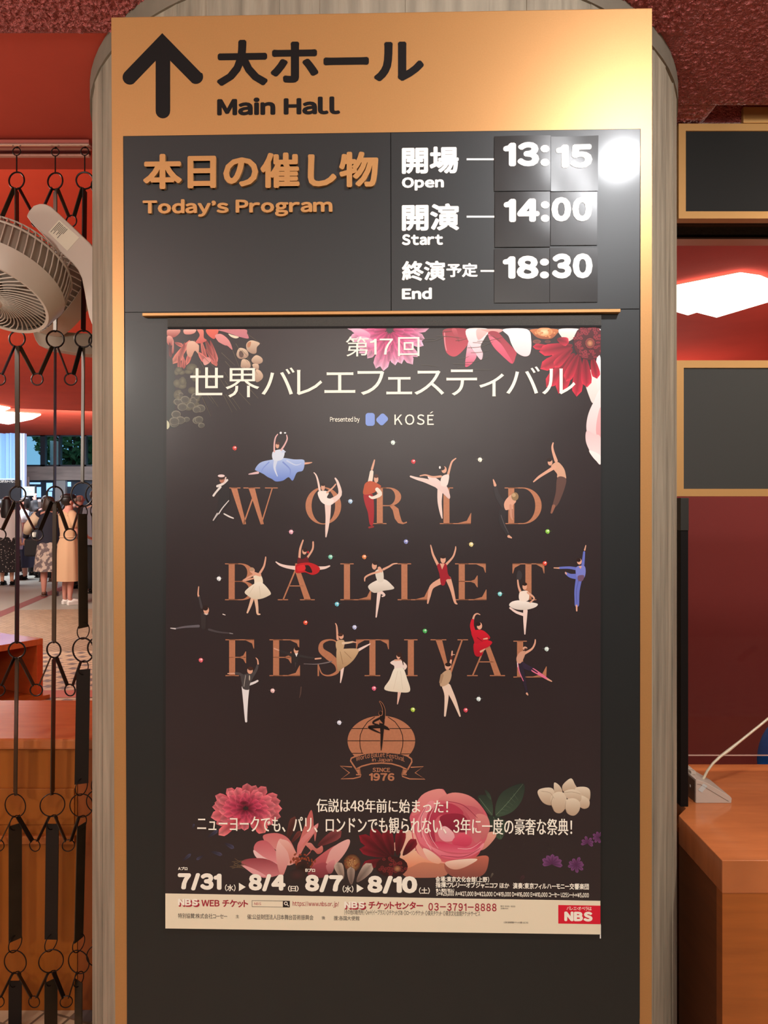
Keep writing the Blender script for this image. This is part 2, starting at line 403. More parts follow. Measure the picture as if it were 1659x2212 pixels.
ar.prism(flat(arrow, TZ), lambda p, d: L(p, d), TZ, 0)
ar.build('arrow_mark', M_black, sign)
text(sign, 'black_lettering', '大ホール', (468, 80, 916, 186), TZ, M_black, .038)
text(sign, 'black_lettering', 'Main Hall', (469, 208, 735, 250), TZ, M_black, .05, gap=.03)
text(sign, 'raised_lettering', '本日の催し物', (309, 327, 817, 409), DP, M_gold, .034, depth=.006)
text(sign, 'raised_lettering', 'Today’s Program', (308, 427, 718, 470), DP, M_gold, .042, depth=.005, gap=.035)
T2 = DP + .0003
for s, bb, dl, gp in (('開場', (868, 316, 991, 376), .036, .1), ('Open', (868, 382, 959, 412), .055, .03), ('開演', (868, 439, 992, 499), .036, .1), ('Start', (868, 505, 957, 530), .055, .03), ('終演', (868, 563, 962, 607), .034, .1), ('予定', (964, 568, 1032, 599), .036, .1), ('End', (868, 621, 933, 647), .055, .03)):
    text(sign, 'white_lettering', s, bb, T2, M_white, dl, gap=gp)
for x0, x1, y in ((1008, 1067, 344), (1008, 1068, 468), (1038, 1068, 585.3)):
    pq('white_dash', rect(x0, y - 2, x1, y + 2), T2, .0003, M_white, sign)
# ledge bar
bq = [P(308, 676.5, .012), P(1340, 667.8, .012), P(1340, 674.8, .012), P(308, 683, .012)]
MB().prism(bq, lambda p, d: L(p, d), .014, DP).build('gold_ledge_bar', M_gold, sign, bevel=.0006)
# magnetic time plates
M_mag = mat('glossy_black_magnet', (40, 40, 39), .27, 0, .5, bump=(9, .10, .003))
def plate(bb, s, tb, label, bow, tilt):
    root = thing('time_plate', label, 'time plate', (0, PD, 0), -PA, 'magnetic time plates')
    o0 = .0032 if bow > 0 else .0052
    (ul, vb), (ur, vt) = P(bb[0], bb[3], o0), P(bb[2], bb[1], o0)
    def zf(uv):
        a = (uv[0]-ul)/(ur-ul)*2-1; b = (uv[1]-vb)/(vt-vb)*2-1
        return bow*((1-a*a)*.7 + (1-b*b)*.5) + tilt*(a*.5+.5)*(b*.5+.5)*abs(b) + .0006*math.sin(3*a+2*b)*bow*200
    n = 12; vs = []; fs = []
    for k in range(2):
        for i in range(n+1):
            for j in range(n+1):
                u, v = ul+(ur-ul)*j/n, vb+(vt-vb)*i/n
                vs.append(L((u, v), o0 + zf((u, v)) - k*.0012))
    m_ = (n+1)*(n+1)
    for i in range(n):
        for j in range(n):
            a = i*(n+1)+j; fs.append((a, a+1, a+n+2, a+n+1)); fs.append((a+m_, a+n+1+m_, a+n+2+m_, a+1+m_))
    for i in range(n):
        for a, b in ((i, i+1), (n*(n+1)+i, n*(n+1)+i+1), (i*(n+1), (i+1)*(n+1)), (i*(n+1)+n, (i+1)*(n+1)+n)): fs.append((a, b, b+m_, a+m_))
    MB().add(vs, fs).build('magnet_sheet', M_mag, root, smooth=True, angle=.7)
    text(root, 'white_digits', s, tb, o0 + .0006, M_white, .062, gap=.035, zfn=zf)
plate((1068, 293, 1189, 413), '13:', (1087, 307, 1187, 361), 'black magnetic plate reading 13: in the top row', .0012, .0015)
plate((1190, 294, 1292, 413), '15', (1201, 311, 1280, 363), 'black magnetic plate reading 15 in the top row', -.0012, .0025)
plate((1069, 414, 1188, 534), '14:', (1088, 429, 1187, 481), 'black magnetic plate reading 14: in the middle row', .0013, .001)
plate((1189.5, 414, 1290, 530), '00', (1191, 425, 1279, 479), 'black magnetic plate reading 00 in the middle row', .0003, 0)
plate((1068, 537, 1187, 654), '18:', (1086, 552, 1186, 603), 'black magnetic plate reading 18: in the bottom row', .0004, 0)
plate((1188, 535, 1291, 653), '30', (1192, 547, 1280, 602), 'black magnetic plate reading 30 in the bottom row', .0003, 0)
# ------------------------------------------------------------------ poster
strip = thing('poster_clamp', 'grainy dark grey magnetic strip holding the top of the festival poster', 'poster clamp', (0, PD, 0), -PA)
PO = .0080
pq('clamp_bar', [(362, 687), (1299, 680), (1299, 706), (362, 709.5)], PO + .0006, PO - .0014, mat('speckled_grey_magnet', (58, 56, 50), .6, 0, .4, noise=(900, .25), bump=(900, .3, .001)), strip)
pq('clamp_lip', [(362, 706), (1299, 702.5), (1299, 706.5), (362, 710)], PO + .0016, .001, M_black, strip)
poster = thing('poster', 'large dark ballet festival poster with flowers, dancers and copper lettering', 'poster', (0, PD, 0), -PA)
M_sheet = mat('poster_paper', (47, 39, 40), .30, 0, .5, noise=(4, .10), bump=(5, .18, .004))
pq('printed_sheet', [(360, 710), (1298, 707), (1297, 2019), (357, 2006)], PO, .0006, M_sheet, poster)
pq('backing_board', [(366, 716), (1290, 714), (1288, 2008), (364, 1996)], PO - .0012, .0050, M_black, poster)
def ink_mat():
    m = bpy.data.materials.new('printed_colours'); m.use_nodes = True; nt = m.node_tree; b = nt.nodes['Principled BSDF']
    a = nt.nodes.new('ShaderNodeVertexColor'); a.layer_name = 'ink'; nt.links.new(a.outputs['Color'], b.inputs['Base Color'])
    b.inputs['Roughness'].default_value = .32; return m
M_ink = ink_mat()
class Ink:
    """flat printed artwork given in pixels; later shapes lie on earlier ones"""
    def __init__(s, org=(0, 0), k=1.0, base=.00022): s.v = []; s.f = []; s.c = []; s.z = PO + base; s.o = org; s.k = k
    def pt(s, p): return (s.o[0] + p[0]/s.k, s.o[1] + p[1]/s.k)
    def raw(s, pts, fs, cols):
        o = len(s.v); s.v += [L(P(*s.pt(p), s.z), s.z) for p in pts]; s.f += [tuple(i+o for i in f) for f in fs]; s.c += [lin(c) for c in cols]; s.z += .000005
    def poly(s, pts, c, c2=None):
        tri = tessellate_polygon([[Vector((p[0], p[1], 0)) for p in pts]])
        if c2:
            ys = [p[1] for p in pts]; a, b = min(ys), max(ys)
            cols = [tuple(c[i] + (c2[i]-c[i])*(p[1]-a)/(b-a+1e-6) for i in range(3)) for p in pts]
        else: cols = [c]*len(pts)
        s.raw(pts, tri, cols)
    def blob(s, pts, c, c2=None, n=5):
        """smooth closed outline through pts"""
        m = len(pts); out = []
        for i in range(m):
            p0, p1, p2, p3 = pts[i-1], pts[i], pts[(i+1) % m], pts[(i+2) % m]
            for j in range(n):
                t = j/n
                out.append(tuple(.5*((2*p1[q]) + (-p0[q]+p2[q])*t + (2*p0[q]-5*p1[q]+4*p2[q]-p3[q])*t*t + (-p0[q]+3*p1[q]-3*p2[q]+p3[q])*t**3) for q in (0, 1)))
        s.poly(out, c, c2)
    def ell(s, x, y, rx, ry, c, c2=None, n=18, rot=0):
        pts = [(x, y)] + [(x + rx*math.cos(2*PI*i/n)*math.cos(rot) - ry*math.sin(2*PI*i/n)*math.sin(rot), y + rx*math.cos(2*PI*i/n)*math.sin(rot) + ry*math.sin(2*PI*i/n)*math.cos(rot)) for i in range(n)]
        s.raw(pts, [(0, i+1, (i+1) % n + 1) for i in range(n)], [c] + [c2 or c]*n)
    def line(s, pts, c, c2=None):
        """tapered stroke: points are (x, y, width)"""
        pts = [(p[0], p[1], p[2] if len(p) > 2 else pts[0][2]) for p in pts]
        if len(pts) > 2:
            o = []
            for i in range(len(pts)-1):
                p0, p1, p2, p3 = pts[max(i-1, 0)], pts[i], pts[i+1], pts[min(i+2, len(pts)-1)]
                for j in range(4):
                    t = j/4; o.append(tuple(.5*((2*p1[q]) + (-p0[q]+p2[q])*t + (2*p0[q]-5*p1[q]+4*p2[q]-p3[q])*t*t + (-p0[q]+3*p1[q]-3*p2[q]+p3[q])*t**3) for q in (0, 1, 2)))
            pts = o + [pts[-1]]
        Lf = []; R = []; n = len(pts)
        for i, p in enumerate(pts):
            a, b = pts[max(i-1, 0)], pts[min(i+1, n-1)]; d = Vector((b[0]-a[0], b[1]-a[1])); d = d.normalized() if d.length else Vector((1, 0))
            w = p[2]/2; Lf.append((p[0]-d.y*w, p[1]+d.x*w)); R.append((p[0]+d.y*w, p[1]-d.x*w))
        vs = Lf + R; fs = [(i, i+1, n+i+1, n+i) for i in range(n-1)]
        cols = [tuple(c[q] + ((c2 or c)[q]-c[q])*i/(n-1) for q in range(3)) for i in range(n)]*2
        s.raw(vs, fs, cols)
        for p, cc in ((pts[0], c), (pts[-1], c2 or c)): s.ell(p[0], p[1], p[2]/2, p[2]/2, cc, n=10)
    def petal(s, x, y, ang, ln, wd, c, c2, edge=None, tip=1.0, n=7):
        """petal from its base: c at the base, c2 at the tip"""
        ca, sa = math.cos(ang), math.sin(ang); prof = []
        for i in range(n+1):
            t = i/n; w = wd*.5*(math.sin(PI*t**.75*tip*.5+.0)**.8)*(1 if t < .7 else max(0, 1-((t-.7)/.3)**2)**.5); prof.append((t*ln, max(w, wd*.06) if t < 1 else 0))
        A = [(x+u*ca-w*sa, y+u*sa+w*ca) for u, w in prof]; B = [(x+u*ca+w*sa, y+u*sa-w*ca) for u, w in prof]; Cn = [(x+u*ca, y+u*sa) for u, w in prof]
        m = n+1; fs = []
        for i in range(n): fs += [(i, i+1, m+i+1, m+i), (m+i, m+i+1, 2*m+i+1, 2*m+i)]
        col = [tuple(c[q]+(c2[q]-c[q])*(i/n)**1.3 for q in range(3)) for i in range(m)]
        ed = [tuple(min(255, v*(1.0 if edge is None else edge)) for v in cc) for cc in col]
        dk = [tuple(v*.80 for v in cc) for cc in col]
        s.raw(A + Cn + B, fs, ed + dk + ed)
    def clip(s, x0=None, x1=None, y0=None, y1=None):
        """keep the print inside the sheet"""
        a, b = P(360.5, 712, PO), P(1297.5, 2000, PO)
        for i, v in enumerate(s.v):
            s.v[i] = Vector((min(max(v.x, a[0]), b[0]), v.y, min(v.z, a[1])))
    def build(s, name, label=None, clip=False):
        if clip: s.clip()
        me = bpy.data.meshes.new(name); me.from_pydata([tuple(p) for p in s.v], [], s.f); me.materials.append(M_ink)
        at_ = me.color_attributes.new('ink', 'FLOAT_COLOR', 'POINT')
        for i, c in enumerate(s.c): at_.data[i].color = (*c, 1)
        o = bpy.data.objects.new(name, me); COL.objects.link(o); o.parent = poster
        if label: o['label'] = label
        return o
def rnd(a, b): return random.uniform(a, b)
# --- faint grasses and haze in the top corners
k = Ink()
k.poly([(361, 775), (378, 775), (378, 925), (361, 925)], (38, 44, 40))
for i in range(26):
    x, y = rnd(382, 430), rnd(790, 880); k.ell(x, y, rnd(5, 13), rnd(5, 11), (108, 104, 78), (76, 72, 56), 12)
for i in range(20):
    x, y = rnd(366, 436), rnd(850, 922); r = rnd(5, 11); k.ell(x, y, r, r*.8, (88, 86, 74), (122, 118, 100), 12); k.ell(x+.6, y+.8, r*.84, r*.66, (70, 67, 58), (80, 77, 66), 12)
for a in range(26):
    x, y = rnd(430, 540), rnd(740, 860); an = rnd(.75, 1.25); ln = rnd(14, 46); k.line([(x, y, .8), (x+ln*math.cos(an), y+ln*math.sin(an), .4)], (112, 104, 80))
for a in range(16):
    x, y = rnd(900, 1060), rnd(715, 800); an = rnd(-.3, .6); ln = rnd(20, 60); k.line([(x, y, .7), (x+ln*.5, y+ln*.2*math.sin(an), .7), (x+ln*math.cos(an), y+ln*math.sin(an), .4)], (98, 92, 80))
k.build('printed_grasses', clip=True)
# --- pink blooms, top left  (crop 350,690 x6.636)
k = Ink((350, 690), 6.636)
LP, DPK, PK = (226, 160, 144), (150, 62, 56), (214, 118, 104)
for b in ([(70,160),(130,140),(250,140),(255,190),(190,250),(120,260),(75,230)], [(75,240),(140,250),(170,330),(120,380),(70,330)]): k.blob(b, LP, DPK)
for x, y, an, ln, wd, c, c2 in ((400,300,2.2,420,110,PK,(190,112,92)),(330,330,1.9,300,90,DPK,(196,120,100)),(470,300,1.9,380,70,DPK,PK),(560,300,1.35,330,70,PK,DPK),(620,280,1.2,420,100,(130,44,44),PK),(690,300,1.25,330,60,DPK,(214,126,118)),(740,480,1.35,200,40,DPK,PK),(620,420,.95,250,50,DPK,(206,110,106)),(520,470,.9,180,90,PK,(196,96,96)),(300,520,1.5,190,60,PK,DPK),(240,520,1.5,200,60,DPK,(176,96,84)),(180,330,.4,130,60,DPK,PK),(110,330,1.5,220,50,(60,16,22),(120,40,40)),(160,300,1.6,200,30,LP,DPK)):
    k.petal(x, y, an, ln, wd, c, c2, 1.12)
k.blob([(370,330),(450,310),(520,360),(530,400),(520,490),(470,450),(420,540),(370,520),(350,440)], (226,186,160), (196,140,116))
k.blob([(640,140),(800,140),(790,220),(740,280),(650,210)], (232,110,88), (214,92,78))
k.blob([(320,140),(480,140),(470,190),(400,215),(320,205)], (236,196,180), (214,130,118))
k.blob([(500,140),(590,150),(600,260),(640,300),(560,340),(480,330),(540,230)], (228,140,120), (200,88,80))
k.blob([(760,230),(850,210),(960,300),(1010,435),(940,380),(900,370),(840,340),(800,310)], (226,150,146), (206,128,128))
k.blob([(800,145),(1180,140),(1220,200),(1240,272),(1130,255),(1010,215),(900,180)], (206,128,130), (196,120,132))
k.blob([(950,205),(1000,220),(1100,250),(1060,272),(990,250)], (232,220,190))
k.blob([(600,560),(660,540),(705,580),(670,630),(610,655),(585,600)], (212,132,126), (220,160,150))
for b in ([(1210,350),(1280,300),(1400,340),(1360,400),(1350,480),(1290,490),(1220,440)],[(1070,480),(1110,410),(1200,430),(1240,500),(1210,550),(1120,565),(1075,530)],[(1130,640),(1150,575),(1210,575),(1260,620),(1260,690),(1140,690)],[(1285,570),(1350,512),(1430,550),(1440,610),(1380,640),(1300,620)],[(1300,640),(1380,645),(1380,720),(1310,700)],[(1340,730),(1400,730),(1448,800),(1430,860),(1360,900),(1330,850)]):
    k.blob(b, (222, 196, 166), (168, 138, 116))
k.blob([(1105,470),(1135,450),(1170,500),(1150,545),(1110,530)], (96, 70, 62)); k.blob([(1225,340),(1275,320),(1260,390),(1225,400)], (186,128,92))
k.blob([(60,1450),(100,1480),(105,1540),(70,1570)], (196, 200, 168))
k.line([(1220,205,5),(1310,270,5),(1425,350,3)], (96,84,66))
k.build('printed_lilies', 'pink lilies and small cream buds in the top left corner', clip=True)
def dahlia(k, x, y, R, sq, rings, seed, tilt=0.0, x0=None):
    random.seed(seed)
    for j, (rr, n, ln, wd, c, c2) in enumerate(rings):
        for i in range(n):
            a = 2*PI*(i + .5*(j % 2))/n + rnd(-.08, .08); r0 = R*rr
            ca, sa = math.cos(a), math.sin(a)*sq
            bx, by = x + r0*ca*.45, y + r0*sa*.45
            f = rnd(.88, 1.1); an = math.atan2(sa, ca); le = R*ln*f*math.hypot(ca, sa)
            v = rnd(.88, 1.08); cc = tuple(min(255, q*v) for q in c); cc2 = tuple(min(255, q*v) for q in c2)
            k.petal(bx, by, an, max(le, R*ln*.45), R*wd*rnd(.85, 1.1), cc, cc2, 1.06)
k = Ink()
dahlia(k, 842, 712, 82, 1.0, [(.5, 26, .82, .24, (190,60,110), (246,190,214)), (.4, 22, .66, .2, (196,54,110), (240,150,186)), (.3, 18, .5, .17, (186,44,100), (232,120,166)), (.2, 14, .34, .14, (176,36,92), (224,98,150))], 3)
for a in ([(757,712),(800,722),(790,735)],[(770,730),(812,740),(800,752)]): k.blob([a[0], ((a[0][0]+a[1][0])/2, a[0][1]-2), a[1], a[2]], (240,190,210), (214,110,160))
k.build('printed_pink_dahlia', 'bright pink dahlia behind the small heading', clip=True)
# --- magnolia petals and red dahlia, top right (crop 940,690 x4.484)
k = Ink((940, 690), 4.484)
k.blob([(90,95),(310,95),(330,200),(280,290),(190,360),(110,320),(85,200)], (160,52,66), (196,66,84)); k.line([(90,130,10),(95,230,12),(110,300,8)], (226,130,140))
k.blob([(160,95),(205,95),(235,220),(190,160)], (196,84,96), (140,44,56))
k.blob([(305,95),(520,95),(480,180),(440,260),(462,330),(445,392),(390,330),(330,230)], (250,240,236), (236,190,200))
k.blob([(320,220),(350,280),(400,340),(380,400),(320,455),(290,440)], (246,214,220), (214,70,104))
k.blob([(400,100),(480,95),(510,120),(420,200)], (240,196,190), (236,170,166))
k.blob([(450,95),(640,95),(640,120),(570,140),(500,120)], (240,180,170), (226,130,130))
k.blob([(512,130),(600,120),(680,200),(780,310),(780,360),(745,430),(660,360),(560,260)], (156,52,66), (190,60,80)); k.blob([(515,140),(570,180),(640,240),(700,330),(752,425),(690,390),(580,280),(530,200)], (226,110,130), (206,70,100))
k.blob([(660,95),(890,95),(930,200),(920,330),(865,358),(790,320),(740,240),(710,160)], (252,248,246), (244,214,214))
k.build('printed_magnolia_petals', clip=True)
k = Ink((940, 690), 4.484)
k.blob([(935,95),(1180,95),(1170,150),(1110,190),(1000,180),(940,130)], (204,120,70), (150,80,50)); k.ell(1060, 120, 80, 45, (250,220,170), (214,140,84))
for i in range(14): k.ell(rnd(960,1160), rnd(100,175), 14, 9, (236,170,110), (190,110,60), 10)
k.ell(985, 215, 40, 20, (96,56,50), (130,76,64)); k.ell(1090,215,30,14,(86,50,46),(110,60,54))
R1, R2 = (120, 16, 34), (208, 40, 66)
for x, y, an, ln, wd in ((1330,250,2.75,230,110),(1140,270,3.18,195,62),(1330,250,2.95,330,120),(1330,300,2.62,360,120),(1340,330,2.25,420,130),(1350,330,1.95,420,130),(1400,360,1.65,390,110),(1450,360,1.5,300,110),(1520,360,1.35,220,90),(1330,280,2.35,260,90),(1390,330,2.0,300,100),(1180,190,.3,120,90)):
    k.petal(x, y, an, ln, wd, R1, R2, 1.15)
k.ell(1490, 220, 150, 175, (70,28,30), (84,24,32))
for i in range(70):
    a = rnd(0, 2*PI); r = rnd(.25, 1)**.6; x, y = 1490+150*r*math.cos(a), 222+165*r*math.sin(a)
    k.ell(x, y, rnd(10, 22), rnd(8, 16), (66,18,26), (158,52,62), 10); 
k.ell(1500, 230, 34, 36, (206,140,96), (120,60,50))
for i in range(18): a = 2*PI*i/18; k.ell(1500+40*math.cos(a), 230+44*math.sin(a), 9, 7, (190,90,80), (96,36,40), 8)
k.build('printed_red_dahlia', 'deep red dahlia in the top right corner', clip=True)
k = Ink((940, 690), 4.484)
k.blob([(1200,95),(1400,95),(1370,160),(1275,218),(1225,170)], (250,244,234), (226,206,190))
k.blob([(1500,95),(1606,95),(1606,160),(1570,160),(1500,130)], (250,248,244), (226,220,214))
k.blob([(1400,478),(1560,500),(1606,520),(1606,760),(1530,812),(1490,740),(1440,590)], (250,240,232), (226,214,206))
k.blob([(1575,345),(1606,400),(1606,700),(1575,690),(1552,500)], (252,250,246), (230,222,216))
k.blob([(1606,700),(1530,810),(1480,930),(1465,1060),(1500,1180),(1606,1250)], (246,232,228), (232,196,194))
k.blob([(1606,860),(1570,960),(1560,1100),(1606,1240)], (236,180,178), (226,160,162))
k.blob([(1468,1080),(1540,1110),(1606,1150),(1606,1400),(1540,1340),(1490,1260),(1458,1170)], (230,196,194), (250,232,228))
k.blob([(1490,1270),(1560,1290),(1606,1330),(1606,1400),(1540,1350)], (252,238,232))
k.build('printed_white_bloom', 'white and blush bloom cut off by the right edge', clip=True)
# --- lower flowers
k = Ink()
dahlia(k, 531, 1746, 74, .68, [(.55, 20, .78, .30, (176,44,66), (236,130,136)), (.45, 18, .66, .27, (186,50,74), (238,134,142)), (.36, 16, .52, .22, (170,38,66), (228,104,124)), (.26, 12, .40, .18, (150,30,60), (214,84,112)), (.16, 9, .26, .14, (110,22,44), (196,66,98))], 5)
k.ell(527, 1735, 9, 5, (60, 20, 28), (130, 30, 56))
k.petal(548, 1765, .95, 42, 28, (176,50,66), (240,140,134), 1.1); k.petal(520, 1768, 2.5, 60, 22, (176,50,66), (240,140,140), 1.1)
k.build('printed_coral_dahlia', 'coral pink dahlia low on the left')
k = Ink((340, 1640), 3.318)
for x, y, an, ln, wd in ((360,560,-.6,90,26),(480,600,.5,80,30),(380,660,.3,90,26),(180,730,-.7,80,22),(250,500,-1.2,40,14),(330,690,2.6,60,20)): k.petal(x, y, an, ln, wd, (40,38,52), (78,78,104), 1.1)
for i in range(8): k.line([(rnd(520,560), rnd(700,790), 4), (rnd(600,640), rnd(710,790), 3)], (104, 86, 64))
k.build('printed_dark_leaves')
k = Ink((340, 1640), 3.318)
k.petal(930, 580, -1.25, 180, 60, (70,36,34), (110,60,54)); k.petal(960, 600, -.9, 110, 36, (90,40,40), (130,66,60))
k.petal(1150, 620, -.55, 200, 80, (96,40,44), (150,76,76), 1.05)
k.blob([(760,545),(860,530),(940,570),(990,660),(1010,720),(930,760),(860,660),(780,600)], (206,112,112), (226,170,160))
k.blob([(1000,670),(1020,580),(1090,380),(1115,400),(1128,590),(1150,460),(1145,500),(1060,620),(1020,690)], (190,96,92), (214,130,122))
k.blob([(1010,600),(1080,520),(1150,460),(1130,520),(1050,600),(1005,680)], (226,150,146), (206,116,112))
k.blob([(690,640),(720,590),(790,590),(860,680),(860,750),(800,740),(720,700)], (196,96,104), (226,150,150))
k.blob([(690,650),(760,700),(860,752),(800,745),(710,705)], (240,200,196))
k.blob([(600,740),(660,712),(780,715),(880,770),(890,820),(760,850),(660,790)], (150,64,72), (214,134,136))
k.blob([(600,755),(700,790),(780,840),(700,830),(640,790)], (230,164,164))
k.blob([(880,570),(930,620),(950,680),(920,790),(890,840),(860,760),(850,650)], (236,196,184), (206,130,126))
k.blob([(870,580),(940,590),(1000,680),(1030,740),(960,740),(930,660)], (232,184,172), (206,120,104))
k.blob([(1100,660),(1060,610),(1100,600),(1140,640),(1180,620),(1185,660),(1150,680),(1110,650),(1060,700)], (214,140,130), (176,84,76))
k.blob([(1110,740),(1220,650),(1290,620),(1230,740),(1120,790)], (206,112,110), (170,74,82))
k.blob([(1220,700),(1260,630),(1360,575),(1380,600),(1340,680),(1260,770),(1200,800)], (232,180,172), (214,150,142))
k.blob([(1110,770),(1200,740),(1240,800),(1180,850),(1080,830)], (166,76,84), (120,50,58))
k.blob([(1210,760),(1270,720),(1260,800),(1230,820)], (222,150,150), (150,80,84))
for i in range(46): a = rnd(0, 2*PI); r = rnd(.3, 1); k.ell(1040+90*r*math.cos(a), 740+75*r*math.sin(a), 7, 12, (176,84,46), (96,40,30), 8, rot=a)
k.ell(1040, 775, 48, 45, (26,22,22), (60,30,28)); k.ell(1000, 830, 60, 40, (70,40,40), (47,36,36))
k.build('printed_pink_magnolia', 'open pink magnolia at the foot of the poster')
k = Ink((340, 1640), 3.318)
k.ell(1395, 745, 62, 65, (206,150,90), (66,32,28))
for i in range(40): a = rnd(0, 2*PI); r = rnd(0, 1); k.ell(1395+50*r*math.cos(a), 742+50*r*math.sin(a), 9, 7, (232,180,120) if r < .5 else (150,80,50), (110,60,40), 8)
for x, y, an, ln, wd in ((1680,700,-2.9,240,70),(1660,690,-2.55,260,80),(1670,690,-2.2,240,80),(1690,690,-1.85,200,80),(1720,690,-1.4,190,80),(1660,720,2.9,200,70),(1760,690,-.9,150,70)): k.petal(x, y, an, ln, wd, (70,14,24), (142,26,44), 1.1)
k.ell(1680, 770, 115, 75, (60,24,26), (50,18,22))
for i in range(44): a = rnd(0, 2*PI); r = rnd(.2, 1); k.ell(1680+105*r*math.cos(a), 770+66*r*math.sin(a), 13, 10, (60,16,22), (124,42,44), 9)
k.ell(1720, 785, 28, 24, (186,130,90), (96,44,38))
k.petal(1330, 860, -1.9, 130, 70, (150,126,110), (196,178,160), 1.05); k.petal(1390, 900, -1.6, 130, 60, (120,100,90), (176,156,140), 1.05); k.petal(1430, 880, -.9, 170, 80, (120,100,90), (206,190,172), 1.05)
k.build('printed_dark_red_dahlia', 'dark red dahlia with cream petals beside the rose')
# rose (crop 820,1640 x3.318)
k = Ink((820, 1640), 3.318)
for b, c, c2 in (([(160,760),(200,690),(330,640),(480,700),(480,830),(260,850),(170,830)],(226,150,110),(176,112,92)),
    ([(470,740),(600,720),(760,690),(780,740),(740,830),(600,860),(490,820)],(196,110,90),(130,74,64)),
    ([(75,640),(150,560),(220,510),(260,640),(200,720),(130,745),(150,670)],(240,200,176),(230,180,150)),
    ([(130,745),(190,690),(330,640),(420,740),(300,740),(200,780)],(240,196,164),(226,140,104)),
    ([(700,560),(800,520),(838,540),(800,600),(740,650),(690,640)],(230,170,150),(206,130,116)),
    ([(225,470),(220,400),(300,290),(440,212),(500,260),(650,265),(760,380),(780,480),(750,600),(620,720),(430,740),(290,690),(240,590)],(214,104,116),(206,92,108)),
    ([(300,260),(430,212),(480,262),(420,300),(330,330),(290,380),(230,400)],(228,150,142),(220,120,124)),
    ([(420,290),(520,240),(640,260),(720,330),(740,400),(620,330),(500,300)],(226,146,138),(196,96,104)),
    ([(440,330),(560,320),(680,360),(740,440),(700,470),(560,400),(460,380)],(206,104,112),(176,70,86)),
    ([(300,380),(360,300),(400,320),(350,400),(330,520),(380,640),(290,600),(260,480)],(234,150,156),(224,110,126)),
    ([(340,400),(420,330),(520,320),(600,380),(560,420),(440,400),(390,470),(400,600),(350,540)],(186,60,84),(170,48,74)),
    ([(430,420),(500,390),(600,400),(640,470),(620,520),(540,520),(470,500)],(150,38,62),(130,30,54)),
    ([(600,340),(700,350),(750,440),(740,540),(690,600),(650,520),(650,430)],(196,96,106),(206,110,116)),
    ([(690,400),(770,410),(790,500),(740,580),(715,520)],(220,140,134),(196,104,106)),
    ([(420,510),(470,480),(530,530),(530,580),(470,590),(430,560)],(240,196,196),(232,160,166)),
    ([(540,560),(600,530),(660,570),(640,620),(560,630),(520,600)],(226,90,114),(200,60,90)),
    ([(380,600),(440,590),(520,610),(640,630),(720,600),(680,660),(560,670),(440,650)],(206,60,92),(226,110,130)),
    ([(330,600),(400,640),(520,680),(660,670),(745,600),(720,660),(600,710),(450,700)],(240,160,166),(220,100,120)),
    ([(300,640),(380,690),(480,720),(620,710),(720,660),(660,720),(500,750),(380,720)],(196,66,84),(214,110,110)),
    ([(230,470),(290,620),(390,710),(480,745),(360,730),(270,660)],(240,180,168),(230,160,140)),
    ([(310,640),(370,660),(440,720),(420,750),(350,720)],(244,214,196),(230,170,140)),
    ([(470,740),(560,720),(700,715),(640,760),(560,790),(500,780)],(244,222,200),(214,160,136))):
    k.blob(b, c, c2)
for pts in ([(345,330,4),(300,420,5),(310,540,5),(370,650,3)],[(395,340,3),(355,430,4),(365,550,4),(420,640,2)],[(560,640,3),(650,640,4),(730,590,2)]): k.line(pts, (246,196,196))
for pts in ([(330,350,3),(290,440,4),(300,560,3)],[(480,300,3),(600,330,4),(700,420,3)],[(440,690,3),(600,700,4),(720,640,3)]): k.line(pts, (150,44,66))
k.build('printed_rose', 'large pink rose at the foot of the poster')
k = Ink((820, 1640), 3.318)
for b in ([(830,400),(840,300),(900,220),(1030,175),(1025,280),(960,370),(870,410)],[(705,280),(730,255),(800,280),(810,400),(760,370)],[(760,240),(755,215),(790,250),(800,290),(775,270)],[(760,420),(820,405),(900,440),(905,500),(870,575),(820,540),(800,470)]): k.blob(b, (40,52,44), (62,82,64))
for pts in ([(835,400,3),(920,310,3),(1028,178,1.5)],[(715,280,2),(760,340,3),(806,398,2)],[(815,415,2),(850,480,3),(870,570,2)]): k.line(pts, (110,130,104))
for i in range(6): t = i/6; k.line([(850+130*t, 385-165*t, 1.6), (900+110*t, 385-110*t, 1)], (96,116,92))
k.line([(1330,400,3),(1305,440,2)], (80,70,60))
for i in range(7): x, y = rnd(930,1220), rnd(520,640); k.petal(x, y, rnd(0, 6), 60, 14, (48,40,40), (60,52,50))
k.petal(795, 850, -1.1, 40, 14, (90,80,70), (120,110,96)); k.petal(1000,880,-.9,60,26,(60,40,44),(80,52,56))
k.build('printed_rose_leaves')
k = Ink((820, 1640), 3.318)
for b in ([(1132,240),(1160,210),(1240,210),(1260,290),(1230,330),(1170,310)],[(1250,170),(1290,190),(1310,240),(1260,260)],[(1310,190),(1370,137),(1400,180),(1420,230),(1330,240)],[(1400,210),(1470,198),(1508,225),(1500,300),(1440,280)],[(1440,260),(1500,290),(1500,340),(1460,355),(1420,320)],[(1225,280),(1270,235),(1330,250),(1340,330),(1300,385),(1250,370)],[(1320,240),(1380,215),(1440,240),(1440,300),(1380,310)],[(1330,300),(1390,280),(1435,310),(1430,370),(1390,405),(1340,380)]): k.blob(b, (228,216,190), (186,160,132))
for pts in ([(1240,270,2),(1230,320,3),(1250,365,2)],[(1335,300,2),(1330,350,3),(1345,380,2)],[(1320,240,2),(1380,235,2),(1440,250,2)],[(1160,230,2),(1220,240,2),(1250,280,2)]): k.line(pts, (140,116,92))
k.build('printed_cream_orchid', 'cream orchid on the right above the slogan')
k = Ink((820, 1640), 3.318)
